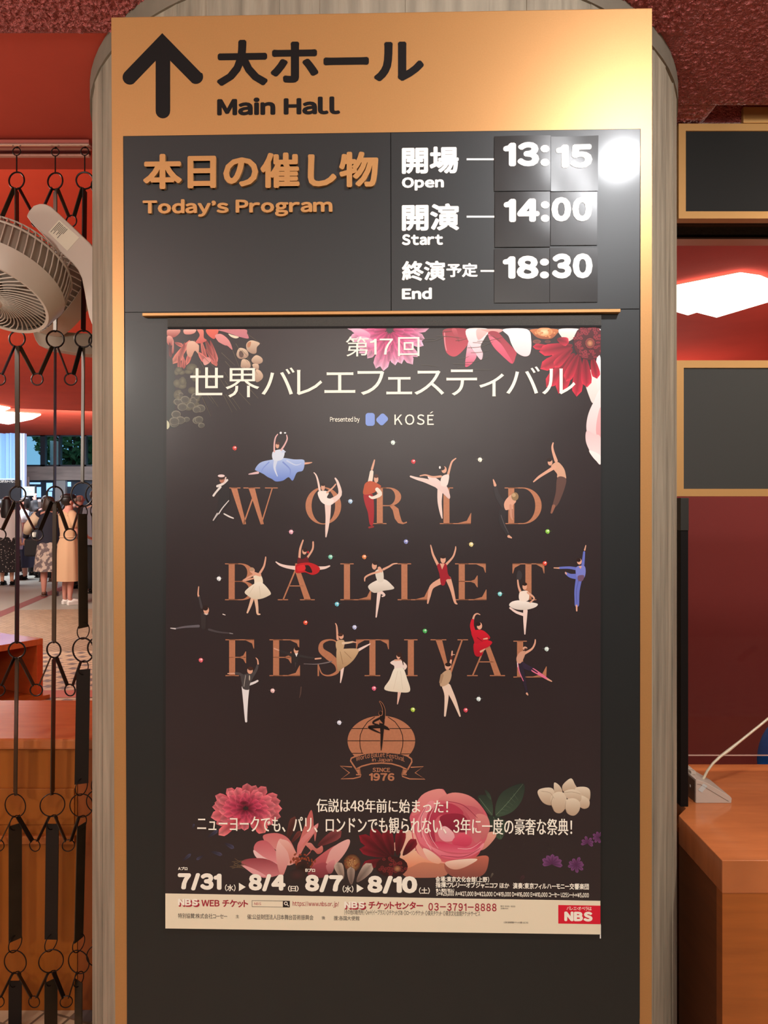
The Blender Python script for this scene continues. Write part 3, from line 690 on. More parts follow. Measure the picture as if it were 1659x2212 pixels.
for cx, cy, R, n, a0, a1, sq in ((1235,750,75,7,-3.2,.2,.9),(1408,758,60,9,0,5.8,.8),(1490,600,50,6,-3.4,.6,.8),(1570,560,48,6,1.4,5.2,.9)):
    for i in range(n):
        a = a0 + (a1-a0)*i/(n-1); k.petal(cx, cy, math.atan2(math.sin(a)*sq, math.cos(a)), R*rnd(.85,1.05), R*.42, (88,44,84), (136,82,136), 1.05)
k.build('printed_cosmos', 'small purple cosmos flowers on the right', clip=True)
random.seed(11)
# --- gems
k = Ink()
for x, y, c in ((507,968,(226,70,60)),(849,956,(226,244,232)),(893,997,(226,50,60)),(1037,993,(246,242,220)),(757,1083,(176,214,240)),(629,1149,(240,180,196)),(877,1170,(150,160,220)),(1018,1176,(240,226,150)),(1183,1148,(150,220,80)),(714,1203,(130,220,190)),(787,1203,(240,150,90)),(473,1250,(236,246,246)),(728,1305,(120,214,232)),(660,1345,(240,90,60)),(766,1355,(190,200,236)),(918,1363,(80,196,100)),(1080,1283,(130,226,226)),(1177,1217,(240,80,60)),(1181,1402,(214,236,226)),(434,1426,(240,110,120)),(589,1492,(244,200,196)),(808,1487,(240,110,140)),(892,1533,(190,226,80)),(1006,1534,(226,80,96)),(1034,1510,(220,240,236)),(733,1561,(226,232,246))):
    w = tuple((q+255)/2 for q in c); dk = tuple(q*.6 for q in c)
    k.line([(x-9, y-1, .3), (x, y-1, 1.0), (x+9, y-1, .3)], tuple(q*.55 for q in c)); k.line([(x+1, y-9, .3), (x+1, y-1, 1.0), (x+1, y+7, .3)], tuple(q*.5 for q in c))
    k.poly([(x-4.6,y-2),(x-2,y-4.6),(x+2.6,y-4.2),(x+4.8,y-.6),(x+3,y+4),(x-.6,y+5),(x-4.2,y+2.4)], c); k.poly([(x-2.6,y-1.6),(x+.6,y-3.4),(x+2.8,y-.6),(x+.4,y+1.6)], w); k.poly([(x-3.4,y+1.4),(x+.4,y+2),(x-.4,y+4.2)], dk); k.ell(x+1.6, y-2, 1.3, 1.3, (255,255,250), n=8)
k.build('printed_gems', 'small coloured gems scattered between the dancers')
# --- Didone capitals in copper
M_copper = mat('copper_print', (188, 126, 92), .36, .15, .5, noise=(260, .06))
def ring_pts(cx, cy, rx, ry, a0, a1, n=24): return [(cx+rx*math.cos(a0+(a1-a0)*i/n), cy+ry*math.sin(a0+(a1-a0)*i/n)) for i in range(n+1)]
def capital(ch, x0, x1, y0, y1):
    """list of polygons in pixels"""
    w, h = x1-x0, y1-y0; T = h*.165; t = max(h*.026, 1.7); o = []
    R = lambda a, b, c, d: o.append([(a, b), (c, b), (c, d), (a, d)])
    def bowl(xs, ya, yb, xr, th):
        cy, ry = (ya+yb)/2, (yb-ya)/2; xm = xs + (xr-xs)*.30
        out = ring_pts(xm, cy, xr-xm, ry, -PI/2, PI/2); inn = ring_pts(xm, cy, xr-xm-th, ry-t, PI/2, -PI/2)
        o.append([(xs, ya)] + out + [(xs, yb), (xs, yb-t)] + inn + [(xs, ya+t)])
    def stem(x, ya=y0, yb=y1, ser=.10): R(x, ya, x+T, yb); R(x-h*ser, yb-t, x+T+h*ser, yb); R(x-h*ser, ya, x+T+h*ser, ya+t)
    def trib(x, y, dx, dy): o.append([(x, y), (x, y+dy), (x-t*.6, y+dy), (x-dx*.25, y+dy*.45), (x-dx, y+t*(1 if dy > 0 else -1)), (x-dx, y)])
    if ch == 'L': stem(x0+h*.10); R(x0+h*.1, y1-t, x1-1, y1); o.append([(x1, y1-h*.30), (x1-t*.5, y1-h*.30), (x1-w*.14, y1-h*.09), (x1-w*.42, y1-t), (x1-w*.42, y1), (x1-1, y1)])
    elif ch in 'EF':
        stem(x0+h*.10); xr = x1-(h*.02 if ch == 'E' else 0); R(x0+h*.1, y0, xr, y0+t); trib(xr, y0, w*.30, h*.25); ym = y0+h*.49; xm = x0+w*.70
        R(x0+h*.1, ym-t/2, xm, ym+t/2); o.append([(xm, ym-h*.16), (xm+t*.6, ym-h*.16), (xm+t*.6, ym+h*.16), (xm, ym+h*.16), (xm-w*.08, ym+h*.05), (xm-w*.2, ym+t/2), (xm-w*.2, ym-t/2), (xm-w*.08, ym-h*.05)])
        if ch == 'E': R(x0+h*.1, y1-t, x1, y1); o.append([(x1, y1-h*.29), (x1-t*.5, y1-h*.29), (x1-w*.14, y1-h*.09), (x1-w*.40, y1-t), (x1-w*.40, y1), (x1, y1)])
    elif ch == 'T':
        cx = (x0+x1)/2; R(cx-T/2, y0, cx+T/2, y1); R(cx-T/2-h*.13, y1-t, cx+T/2+h*.13, y1); R(x0, y0, x1, y0+t); trib(x1, y0, w*.26, h*.27)
        o.append([(x0, y0), (x0+w*.26, y0), (x0+w*.26, y0+t), (x0+w*.07, y0+h*.12), (x0+t*.6, y0+h*.27), (x0, y0+h*.27)])
    elif ch == 'I': stem((x0+x1)/2-T/2)
    elif ch == 'D': stem(x0+h*.10); bowl(x0+h*.1+T, y0, y1, x1, T*1.05)
    elif ch == 'B': stem(x0+h*.10); bowl(x0+h*.1+T, y0, y0+h*.49+t/2, x1-w*.08, T*.95); bowl(x0+h*.1+T, y0+h*.49-t/2, y1, x1, T*1.02)
    elif ch == 'R':
        stem(x0+h*.10); bowl(x0+h*.1+T, y0, y0+h*.51, x1-w*.17, T*1.0); xm = x0+w*.52
        o.append([(xm-w*.05, y0+h*.48), (xm+w*.10, y0+h*.49), (xm+w*.23, y0+h*.58), (xm+w*.27, y0+h*.75), (xm+w*.33, y0+h*.93), (xm+w*.38, y1-t*1.4), (x1, y1-h*.07), (x1, y1-h*.03), (xm+w*.36, y1+t*.2), (xm+w*.22, y1-t), (xm+w*.12, y0+h*.85), (xm+w*.06, y0+h*.62), (xm-w*.03, y0+h*.51)])
    elif ch == 'O':
        cx, cy = (x0+x1)/2, (y0+y1)/2; a = ring_pts(cx, cy, w/2, h/2*1.02, -PI/2, PI/2, 30); b = ring_pts(cx, cy, w/2-T*1.0, h/2*1.02-t, PI/2, -PI/2, 30)
        o.append(a+b); o.append([(2*cx-p[0], p[1]) for p in a+b])
    elif ch in 'AV':
        f = (lambda p: p) if ch == 'A' else (lambda p: (p[0], y0+y1-p[1])); ax = x0+w*.50
        if ch == 'A': o += [[(ax-T*.18, y0), (ax+T*.20, y0), (x1-w*.10, y1), (x1-w*.10-T*1.08, y1), (ax-T*.25, y0+h*.18)], [(ax-T*.12, y0+h*.12), (ax, y0+h*.18), (x0+w*.16, y1), (x0+w*.12, y1)]]; R(x0+w*.28, y0+h*.60, x1-w*.30, y0+h*.60+t); R(x0, y1-t, x0+w*.28, y1); R(x1-w*.40, y1-t, x1, y1)
        else: o += [[(ax-T*.15, y1+1), (ax+T*.20, y1+1), (x0+w*.13+T*1.08, y0), (x0+w*.13, y0)], [(ax, y1-h*.1), (ax+T*.20, y1), (x1-w*.13, y0), (x1-w*.17, y0)]]; R(x0, y0, x0+w*.42, y0+t); R(x1-w*.28, y0, x1, y0+t)
    elif ch == 'W':
        for sx in (x0+w*.04, x0+w*.40): o.append([(sx, y0), (sx+T*1.05, y0), (sx+w*.24+T*.62, y1), (sx+w*.24+T*.10, y1+1)])
        for sx, e in ((x0+w*.30, x0+w*.47), (x0+w*.66, x1-w*.12)): o.append([(sx-1, y1), (sx+t*.9, y1), (e+t*1.2, y0+(h*.34 if e < x0+w*.6 else 0)), (e, y0+(h*.30 if e < x0+w*.6 else 0))])
        R(x0, y0, x0+w*.24, y0+t); R(x0+w*.30, y0, x0+w*.64, y0+t); R(x1-w*.26, y0, x1, y0+t)
    elif ch == 'S':
        cx = (x0+x1)/2; pts = [(x1-w*.10, y0+h*.26), (x1-w*.22, y0+h*.06), (cx, y0+t*.6), (x0+w*.20, y0+h*.10), (x0+w*.18, y0+h*.30), (cx, y0+h*.47), (x1-w*.18, y0+h*.66), (x1-w*.16, y0+h*.88), (cx, y1-t*.6), (x0+w*.20, y1-h*.07), (x0+w*.06, y1-h*.30)]
        wd = [t, t*1.2, t*1.6, T*.55, T*.95, T*1.25, T*.95, T*.55, t*1.6, t*1.2, t]
        sm = []
        for i in range(len(pts)-1):
            for j in range(5):
                tt = j/5; p0, p1, p2, p3 = [pts[min(max(i+d, 0), len(pts)-1)] for d in (-1, 0, 1, 2)]
                sm.append(tuple(.5*((2*p1[q]) + (-p0[q]+p2[q])*tt + (2*p0[q]-5*p1[q]+4*p2[q]-p3[q])*tt*tt + (-p0[q]+3*p1[q]-3*p2[q]+p3[q])*tt**3) for q in (0, 1)) + (wd[i]+(wd[i+1]-wd[i])*tt,))
        Lf, Rt = [], []
        for i, p in enumerate(sm):
            a, b = sm[max(i-1, 0)], sm[min(i+1, len(sm)-1)]; d = Vector((b[0]-a[0], b[1]-a[1])).normalized()
            Lf.append((p[0]-d.y*p[2]/2, p[1]+d.x*p[2]/2)); Rt.append((p[0]+d.y*p[2]/2, p[1]-d.x*p[2]/2))
        for i in range(len(sm)-1): o.append([Lf[i], Lf[i+1], Rt[i+1], Rt[i]])
        R(x1-w*.12, y0+h*.0, x1-w*.06, y0+h*.30); R(x0+w*.02, y1-h*.34, x0+w*.08, y1)
    return o
for word, ys, ls in (('WORLD', (1053, 1132), (('W',494,600),('O',660,737),('R',806,879),('L',950,1018),('D',1090,1170))),
                     ('BALLET', (1217, 1296.5), (('B',486,552),('A',600,680),('L',735,802),('L',859,926),('E',983,1051),('T',1107,1176))),
                     ('FESTIVAL', (1381, 1460.5), (('F',487,549),('E',582,648),('S',685,737),('T',769,840),('I',870,905),('V',930,1011),('A',1009,1091),('L',1109,1181)))):
    M = MB()
    for ch, a, b in ls:
        dy = 3 if (ch == 'L' and a > 1100) else 0
        for pl in capital(ch, a, b, ys[0]+dy, ys[1]+dy):
            z = PO + .00012
            tri = tessellate_polygon([[Vector((p[0], p[1], 0)) for p in pl]])
            M.add([L(P(p[0], p[1], z), z) for p in pl], tri)
    M.build('copper_lettering', M_copper, poster, recalc=False)
# --- emblem
def inkmat(m, name, polys, z):
    M = MB()
    for pl in polys:
        tri = tessellate_polygon([[Vector((p[0], p[1], 0)) for p in pl]]); M.add([L(P(p[0], p[1], z), z) for p in pl], tri)
    return M.build(name, m, poster, recalc=False)
Z1 = PO + .00012
e = lambda x, y: (700 + x/6.38, 1500 + y/6.38)
gl = [e(*p) for p in ring_pts(790, 640, 466, 345, PI*.80, PI*2.20, 48)]
gl += [e(1170, 860), e(1050, 815), e(950, 800), e(790, 796), e(640, 806), e(540, 826), e(420, 866)]
inkmat(M_copper, 'emblem_globe', [gl], Z1)
def stroke(pts, w):
    Lf, R = [], []
    for i, p in enumerate(pts):
        a, b = pts[max(i-1, 0)], pts[min(i+1, len(pts)-1)]; d = Vector((b[0]-a[0], b[1]-a[1])).normalized()
        Lf.append((p[0]-d.y*w/2, p[1]+d.x*w/2)); R.append((p[0]+d.y*w/2, p[1]-d.x*w/2))
    return [[Lf[i], Lf[i+1], R[i+1], R[i]] for i in range(len(pts)-1)]
dk = []
for x0, x1, y in ((380,1200,470),(325,1257,640),(380,540,812),(1045,1200,820)): dk += stroke([e(x0, y), e(x1, y)], 1.6)
for sx in (-1, 1): dk += stroke([e(790+sx*x, y) for x, y in ((90,310),(190,380),(255,470),(290,560),(298,640),(292,720),(265,815))], 1.6)
M_dkink = mat('near_black_print', (30, 22, 22), .32)
inkmat(M_dkink, 'emblem_lines', dk, Z1 + .00004)
rb = []
for pts, w in (([(440,1030),(365,915),(375,880),(430,855),(540,820),(660,800),(790,795),(920,800),(1050,815),(1150,850),(1205,890),(1210,930),(1150,1040)], 3.2), ([(440,1030),(520,990),(650,955),(790,945),(930,955),(1050,990),(1150,1040)], 3.0),
    ([(385,1000),(225,988),(350,1080),(235,1165),(400,1160),(500,1135),(512,1110),(440,1105)], 2.6), ([(500,1100),(490,1030),(440,1030)], 2.4), ([(1195,1005),(1368,995),(1255,1080),(1390,1168),(1180,1165),(1080,1130),(1070,1105),(1140,1105)], 2.6), ([(1075,1100),(1090,1035),(1150,1040)], 2.4)): rb += stroke([e(*p) for p in pts], w)
rb += [[e(*p) for p in q_] for q_ in ([(430,1030),(495,1015),(510,1105),(470,1100)], [(1090,1020),(1155,1040),(1120,1105),(1070,1105)])]
inkmat(M_copper, 'emblem_ribbon', rb, Z1 + .00002)
k = Ink((700, 1500), 6.38, base=.0002)
DK, OR = (26, 20, 20), (170, 112, 82)
for pts in ([(820,330,44),(825,220,34),(800,140,26),(770,100,14)], [(770,330,40),(690,370,34),(680,400,28),(740,420,26)], [(800,300,64),(800,370,76),(790,440,70)], [(780,440,60),(640,450,52),(625,460,40),(700,500,32),(780,535,18)], [(800,440,60),(860,465,50),(895,485,24)], [(800,450,62),(798,560,46),(792,680,34),(788,770,16)]):
    k.line([(x, y, w+8) for x, y, w in pts], OR)
for pts in ([(820,330,40),(825,220,28),(800,140,20),(770,100,9)], [(770,330,34),(690,370,28),(680,400,22),(740,420,20)], [(800,300,60),(800,370,70),(790,440,66)], [(780,440,52),(640,450,44),(625,460,32),(700,500,26),(780,535,12)], [(800,440,54),(860,465,44),(895,485,18)], [(800,450,58),(798,560,40),(792,680,28),(788,770,10)]): k.line(pts, DK)
k.ell(780, 262, 30, 36, OR); k.ell(778, 258, 24, 30, DK); k.poly([(760,340),(810,400),(770,395)], OR)
k.build('emblem_dancer')
def arc(h): return lambda a: -h*(2*a-1)**2
pa, pb = P(768, 1632, PO), P(768, 1646, PO)
text(poster, 'emblem_lettering', 'World Ballet Festival', (e(440,0)[0], e(0,800)[1], e(1110,0)[0], e(0,862)[1]), Z1+.00003, M_copper, .012, gap=.07, vfn=arc(.0075))
text(poster, 'emblem_lettering', 'in Japan', (e(660,0)[0], e(0,872)[1], e(940,0)[0], e(0,938)[1]), Z1+.00003, M_copper, .012, gap=.06)
text(poster, 'emblem_lettering', 'SINCE', (e(668,0)[0], e(0,1012)[1], e(910,0)[0], e(0,1068)[1]), Z1, M_copper, .03, gap=.05)
text(poster, 'emblem_lettering', '1976', (e(620,0)[0], e(0,1085)[1], e(970,0)[0], e(0,1190)[1]), Z1, M_copper, .045, gap=.04)
# --- dancers
SK, PALE = (222, 168, 140), (236, 212, 200); HA = (44, 28, 24); CRM = (240, 230, 208)
A, B, C3, D4 = ((340, 920), 3.318), ((820, 920), 3.318), ((340, 1290), 3.318), ((820, 1290), 3.318)
def dancer(org, items, label):
    k = Ink(*org, base=.00045)
    for it in items:
        t, c = it[0], it[1]
        if t == 'l': k.line(list(it[2:]), c)
        elif t == 'p': k.poly(list(it[2:]), c)
        elif t == 'b': k.blob(list(it[2:]), c)
        elif t == 'g': k.blob(list(it[3:]), c, it[2])
        elif t == 'e': k.ell(*it[2:], c)
    return k.build('printed_dancer', label)
BL = (150, 178, 232)
dancer(A, [('l',SK,(1050,270,16),(1085,266,12),(1107,262,6)),('l',(224,190,190),(720,335,18),(680,342,13),(655,346,6)),
 ('g',(176,200,238),(110,140,214),(700,310),(740,262),(820,242),(900,230),(980,240),(1045,242),(1055,268),(1042,320),(1000,335),(970,392),(940,368),(900,392),(850,398),(820,380),(790,366),(760,345),(720,325)),
 ('l',(206,220,240),(850,240,30),(840,300,16),(860,360,6)),('l',(120,146,216),(900,260,10),(950,310,8),(950,350,4)),('l',(124,150,220),(800,260,8),(760,300,6),(745,330,4)),('l',(196,212,240),(930,250,12),(990,280,8),(1030,270,4)),
 ('b',(214,226,240),(826,188),(880,168),(912,180),(895,240),(832,246)),('l',(224,180,176),(838,185,12),(838,130,11),(846,85,10),(862,60,7)),('l',(224,180,176),(888,172,14),(912,135,11),(930,95,10),(926,66,7)),('l',(196,214,238),(895,185,14),(915,185,10)),
 ('e',SK,860,142,13,19),('e',(80,44,40),864,124,14,10),('e',(248,248,250),884,50,8,8),('e',(248,248,250),915,50,8,5)], 'dancer leaping in a pale blue gown')
dancer(A, [('l',(226,220,212),(545,662,8),(515,650,11),(478,630,9)),('b',(36,32,34),(425,435),(470,420),(512,430),(516,540),(470,600),(432,580),(440,500)),('l',(38,34,36),(450,560,34),(435,620,24),(408,680,14)),('l',(214,210,206),(512,535,6),(465,590,8),(440,630,8)),('l',(196,190,186),(430,630,14),(398,680,7)),('l',(40,36,36),(392,682,10),(428,695,7)),
 ('l',(228,222,214),(430,432,18),(470,415,16),(500,388,16)),('l',(228,222,214),(452,438,16),(420,475,14),(402,500,15)),('e',(176,116,88),462,388,17,22),('e',(60,34,26),458,370,26,16),('e',(236,214,210),458,358,25,10),('l',(226,200,190),(490,370,10),(478,410,8))], 'man in black with white sleeves beside the letter W')
dancer(A, [('l',PALE,(1165,472,16),(1152,400,13),(1138,355,10),(1122,335,6)),('l',PALE,(1240,545,44),(1308,492,28),(1294,410,18),(1275,376,11)),('l',PALE,(1222,560,46),(1222,650,34),(1214,740,22),(1208,795,8)),('b',(240,232,222),(1150,475),(1200,465),(1228,482),(1216,515),(1265,530),(1242,568),(1195,560),(1165,530)),('l',SK,(1216,478,13),(1255,445,11),(1278,418,9)),('e',SK,1187,440,14,24),('e',HA,1187,420,15,11)], 'dancer in white over the letter O with one leg raised')
dancer(A, [('l',(236,222,204),(1522,412,32),(1530,370,30),(1536,330,26)),('l',SK,(1538,310,16),(1548,275,14),(1556,245,9)),('b',(166,32,40),(1478,490),(1522,488),(1546,500),(1553,610),(1546,705),(1522,705),(1508,620),(1488,560)),('b',(190,84,48),(1492,410),(1530,395),(1590,420),(1600,440),(1545,482),(1478,490),(1480,440)),('l',(238,226,208),(1575,455,28),(1597,490,28),(1545,515,20),(1520,505,12)),('e',SK,1568,382,16,26),('e',(80,44,32),1568,360,17,13),('l',(150,40,40),(1518,728,14),(1546,722,14))], 'man in red tights and orange vest beside the letter R')
dancer(A, [('l',SK,(730,1062,17),(762,1010,14),(774,960,11),(776,940,8)),('l',(228,190,160),(680,1240,24),(664,1290,19),(645,1338,12)),('l',(228,190,160),(705,1240,26),(714,1300,20),(718,1345,15),(735,1350,9)),('b',(236,226,200),(690,1075),(742,1072),(754,1130),(700,1142),(695,1110)),('g',(240,234,214),(214,202,176),(628,1185),(700,1128),(752,1125),(812,1195),(792,1220),(740,1240),(690,1240),(645,1215)),('l',SK,(690,1068,15),(645,1090,12),(614,1112,11),(690,1092,10)),('l',SK,(690,1055,22),(735,1070,20)),('e',SK,680,1036,18,19),('e',(186,150,120),676,1028,18,14),('l',(206,196,170),(690,1150,3),(660,1200,3)),('l',(206,196,170),(730,1150,3),(740,1225,3))], 'dancer in a cream tutu beside the letter B')
dancer(A, [('l',SK,(1018,945,17),(1024,880,15),(1044,820,10)),('l',SK,(1072,948,15),(1112,885,13),(1116,832,11)),('l',PALE,(1000,1020,30),(930,1010,22),(880,995,16),(850,975,8)),('l',PALE,(1150,1020,26),(1200,1016,19),(1234,1004,10)),('b',(104,22,30),(1010,945),(1040,955),(1072,938),(1082,960),(1088,995),(1008,1000)),('b',(190,28,34),(1000,992),(1090,980),(1160,1012),(1155,1050),(1110,1068),(1060,1050),(1000,1055),(988,1030)),('b',(40,18,22),(1040,1010),(1085,1000),(1110,1050),(1070,1045)),('b',(214,40,44),(1000,1010),(1050,995),(1060,1030),(1010,1040)),('e',SK,1054,900,16,22),('e',(50,26,24),1058,890,16,14),('e',(190,40,50),1080,905,7,9)], 'dancer leaping in a red and black dress over the letter A')
dancer(A, [('l',SK,(1620,1028,16),(1660,1008,13),(1690,990,11),(1718,986,8)),('l',PALE,(1590,1190,28),(1580,1270,21),(1568,1370,9)),('l',PALE,(1600,1190,24),(1628,1212,14),(1612,1222,10)),('g',(238,232,218),(206,198,182),(1510,1150),(1570,1108),(1630,1100),(1680,1140),(1694,1168),(1620,1182),(1550,1196)),('b',(222,216,200),(1562,1042),(1612,1030),(1620,1110),(1580,1116)),('l',SK,(1590,1045,15),(1530,1062,13),(1490,1085,12),(1486,1112,7)),('l',SK,(1590,1020,24),(1604,1040,22)),('e',SK,1555,1002,18,28),('e',HA,1562,982,20,15)], 'dancer in a white tutu between the first letters L')
dancer(B, [('l',SK,(490,352,17),(505,295,14),(520,255,12),(546,233,8)),('l',PALE,(420,425,44),(330,393,30),(270,378,20),(222,362,12)),('l',PALE,(435,450,40),(430,540,30),(440,620,19),(448,662,7)),('g',(240,218,210),(226,196,186),(345,360),(400,372),(440,400),(480,430),(505,500),(495,522),(450,480),(400,440),(365,400)),('b',(240,222,212),(445,365),(494,348),(495,390),(480,430),(440,425)),('l',SK,(440,362,16),(380,366,13),(330,352,11),(290,358,8)),('e',SK,462,314,19,25),('e',HA,446,302,22,17),('e',(236,230,226),432,298,7,10)], 'dancer in a blush tutu over the letter L')
dancer(B, [('l',(52,48,50),(905,590,44),(850,510,36),(828,438,24)),('l',SK,(828,425,20),(820,400,13),(815,385,7)),('l',(46,42,44),(885,610,54),(880,700,42),(925,782,26)),('l',(88,82,82),(870,640,5),(895,710,5),(925,770,3)),('l',SK,(925,792,20),(945,802,9)),('b',SK,(892,560),(912,520),(955,490),(978,540),(955,570),(958,610),(930,600),(902,602)),('l',(206,150,124),(938,570,18),(942,640,16),(952,672,8)),('l',(190,130,106),(952,600,12),(962,655,8)),('e',(150,122,84),970,506,26,30),('e',(196,164,120),962,496,14,14)], 'bare chested man in black trousers with one leg raised beside the letter D')
dancer(B, [('l',SK,(1265,250,24),(1245,190,18),(1238,150,14),(1244,122,9)),('b',(214,166,136),(1230,285),(1275,258),(1318,300),(1334,350),(1332,382),(1276,372),(1272,345),(1245,310)),('b',(98,70,62),(1275,370),(1335,376),(1328,440),(1290,540),(1262,580),(1238,578),(1262,480)),('l',(150,100,80),(1248,575,24),(1232,622,14)),('l',SK,(1255,295,26),(1190,335,20),(1140,368,17),(1104,400,9)),('e',SK,1222,260,17,24),('e',HA,1216,244,18,13)], 'bare chested man in brown tights above the letter D')
dancer(B, [('l',SK,(418,995,20),(384,925,15),(372,880,11),(366,855,7)),('l',SK,(478,992,17),(525,940,13),(543,890,11),(545,866,7)),('l',SK,(445,1110,44),(375,1152,32),(355,1220,21),(345,1270,11)),('l',SK,(492,1095,40),(518,1170,27),(540,1260,17),(555,1276,8)),('b',(160,26,42),(412,1000),(440,985),(478,992),(490,1060),(512,1095),(480,1102),(465,1140),(440,1135),(428,1060)),('p',SK,(432,985),(466,988),(448,1030)),('e',SK,455,957,19,28),('e',HA,455,938,20,13)], 'dancer in a red leotard with both arms up before the letter E')
dancer(B, [('b',(58,54,56),(1000,1035),(1022,1062),(1012,1100),(984,1106),(984,1060)),('l',SK,(1012,1195,17),(996,1150,14),(990,1106,10)),('l',PALE,(1045,1325,32),(1042,1400,24),(1041,1492,8)),('l',PALE,(935,1305,12),(980,1335,18),(1030,1352,22)),('g',(246,240,228),(216,206,192),(930,1290),(945,1262),(1000,1250),(1070,1262),(1132,1275),(1115,1300),(1050,1318),(980,1315)),('b',(240,226,210),(1005,1192),(1065,1186),(1066,1250),(1005,1252)),('l',SK,(1062,1195,15),(1108,1235,12),(1078,1266,9)),('e',SK,1040,1152,16,24),('e',HA,1040,1134,17,12)], 'dancer in a white tutu with a black fan before the letter T')
BU = (104, 116, 196)
dancer(B, [('l',BU,(1455,1012,22),(1462,950,18),(1466,905,15)),('l',SK,(1470,890,11),(1478,857,6)),('l',BU,(1430,1028,24),(1360,1016,18),(1290,1018,15)),('l',SK,(1285,1019,10),(1250,1018,7)),('l',BU,(1430,1080,44),(1370,1075,30),(1335,1055,16)),('l',SK,(1338,1060,12),(1332,1050,8)),('l',BU,(1430,1090,46),(1415,1180,38),(1414,1282,32)),('l',(74,84,160),(1425,1110,4),(1410,1190,4),(1415,1270,3)),('l',SK,(1412,1288,13),(1413,1325,10)),('b',(120,130,206),(1410,1012),(1470,1006),(1474,1070),(1450,1100),(1412,1082)),('b',(110,84,110),(1422,1075),(1465,1072),(1455,1110),(1425,1110)),('p',SK,(1425,1005),(1450,1005),(1440,1025)),('e',SK,1432,972,17,22),('e',HA,1426,962,16,14)], 'man in a blue suit with one leg bent, near the right edge')
RD = (206, 26, 46)
dancer(D4, [('l',SK,(668,165,15),(680,130,12),(700,118,9),(720,126,5)),('l',RD,(674,250,34),(662,205,28),(667,165,20)),('g',RD,(170,20,38),(680,325),(760,308),(806,320),(790,348),(745,378),(735,415),(700,426),(678,400)),('g',RD,(186,24,42),(660,245),(735,236),(790,282),(780,305),(742,320),(690,335),(672,300)),('l',(120,14,28),(700,290,6),(735,315,4)),('l',SK,(770,296,12),(745,300,8)),('l',SK,(725,390,15),(755,372,8)),('e',SK,716,206,19,26),('e',HA,706,192,19,15)], 'man in red leaping with tucked legs over the last letter A')
dancer(D4, [('l',(228,188,170),(142,680,24),(135,725,15),(128,766,6)),('g',(240,234,214),(226,216,192),(110,505),(165,505),(196,580),(217,674),(130,680),(34,660),(72,590)),('l',(214,204,180),(130,530,3),(100,660,3)),('l',(214,204,180),(150,530,3),(165,660,3)),('b',(236,218,206),(76,470),(110,450),(160,455),(196,492),(180,522),(165,506),(110,510),(104,492)),('l',SK,(110,452,12),(150,450,10)),('e',SK,135,422,14,22),('e',(60,36,28),140,412,18,17),('l',(60,36,28),(155,425,10),(164,455,9),(170,485,5))], 'woman in a long white dress before the letter I')
dancer(D4, [('l',SK,(503,500,17),(512,450,14)),('l',(96,44,36),(512,440,16),(516,425,15)),('l',SK,(518,415,12),(520,388,9)),('l',SK,(525,412,5),(538,412,4)),('l',(232,208,186),(468,640,42),(480,710,30),(468,850,13)),('l',(232,208,186),(488,640,44),(535,740,30),(576,852,11)),('b',(190,160,128),(450,545),(500,520),(516,560),(492,620),(440,640),(432,600)),('l',(166,136,106),(448,560,22),(436,610,18)),('e',SK,486,497,19,24),('e',HA,491,483,22,14)], 'man in beige with one arm raised below the letter V')
dancer(D4, [('l',SK,(1040,402,19),(1090,372,14),(1112,335,12),(1116,305,8)),('l',(52,42,62),(1020,482,40),(1060,505,36),(1110,525,28)),('l',(226,116,146),(1100,522,26),(1170,565,20),(1200,585,14)),('l',(48,40,56),(1080,508,12),(1130,540,8)),('l',SK,(1205,588,14),(1233,603,8)),('l',(46,38,52),(1005,485,42),(1032,580,28),(1055,680,15)),('l',(226,116,146),(988,460,8),(1000,530,8),(1030,600,5)),('l',(236,226,226),(985,440,5),(990,500,5)),('l',SK,(1055,690,14),(1062,700,9)),('b',(206,156,130),(982,430),(1010,392),(1046,388),(1036,430),(1012,472),(986,468)),('e',SK,1042,367,17,13),('e',(70,46,40),1048,374,12,8)], 'man in black and pink leggings bending back over the last letter L')
dancer(C3, [('l',SK,(300,0,14),(292,-20,11),(296,-75,7)),('l',(66,62,64),(300,0,14),(318,75,18)),('l',(52,46,46),(330,125,40),(330,215,34)),('l',(100,96,102),(295,207,20),(200,213,14),(130,225,10)),('l',(206,200,200),(128,226,10),(95,222,6)),('l',(74,68,70),(370,232,16),(440,250,13),(520,258,9)),('l',(130,124,124),(520,258,9),(540,262,6)),('l',(226,216,208),(470,122,7),(486,128,5)),('e',SK,350,93,20,28),('e',HA,344,78,20,18),('p',(226,210,200),(330,118),(368,118),(352,128))], 'man in black leaping in a split at the left edge')
dancer(C3, [('l',(76,72,72),(608,562,22),(585,548,18),(556,545,14)),('l',SK,(552,546,10),(505,548,7)),('l',(76,72,72),(682,562,24),(708,520,20),(718,488,16)),('l',SK,(722,478,11),(718,450,9),(706,435,5)),('l',(226,224,222),(660,625,18),(695,612,16),(718,600,14)),('l',(232,230,228),(632,645,56),(632,740,36),(634,850,20),(636,890,16)),('b',(72,68,68),(600,565),(660,545),(692,562),(664,620),(656,662),(614,656),(604,612)),('l',(176,170,160),(632,560,4),(620,640,4)),('e',(206,196,176),660,578,4,20),('e',SK,664,526,20,24),('e',(70,44,36),668,512,20,13)], 'man in white tights and a dark jacket below the letter F')
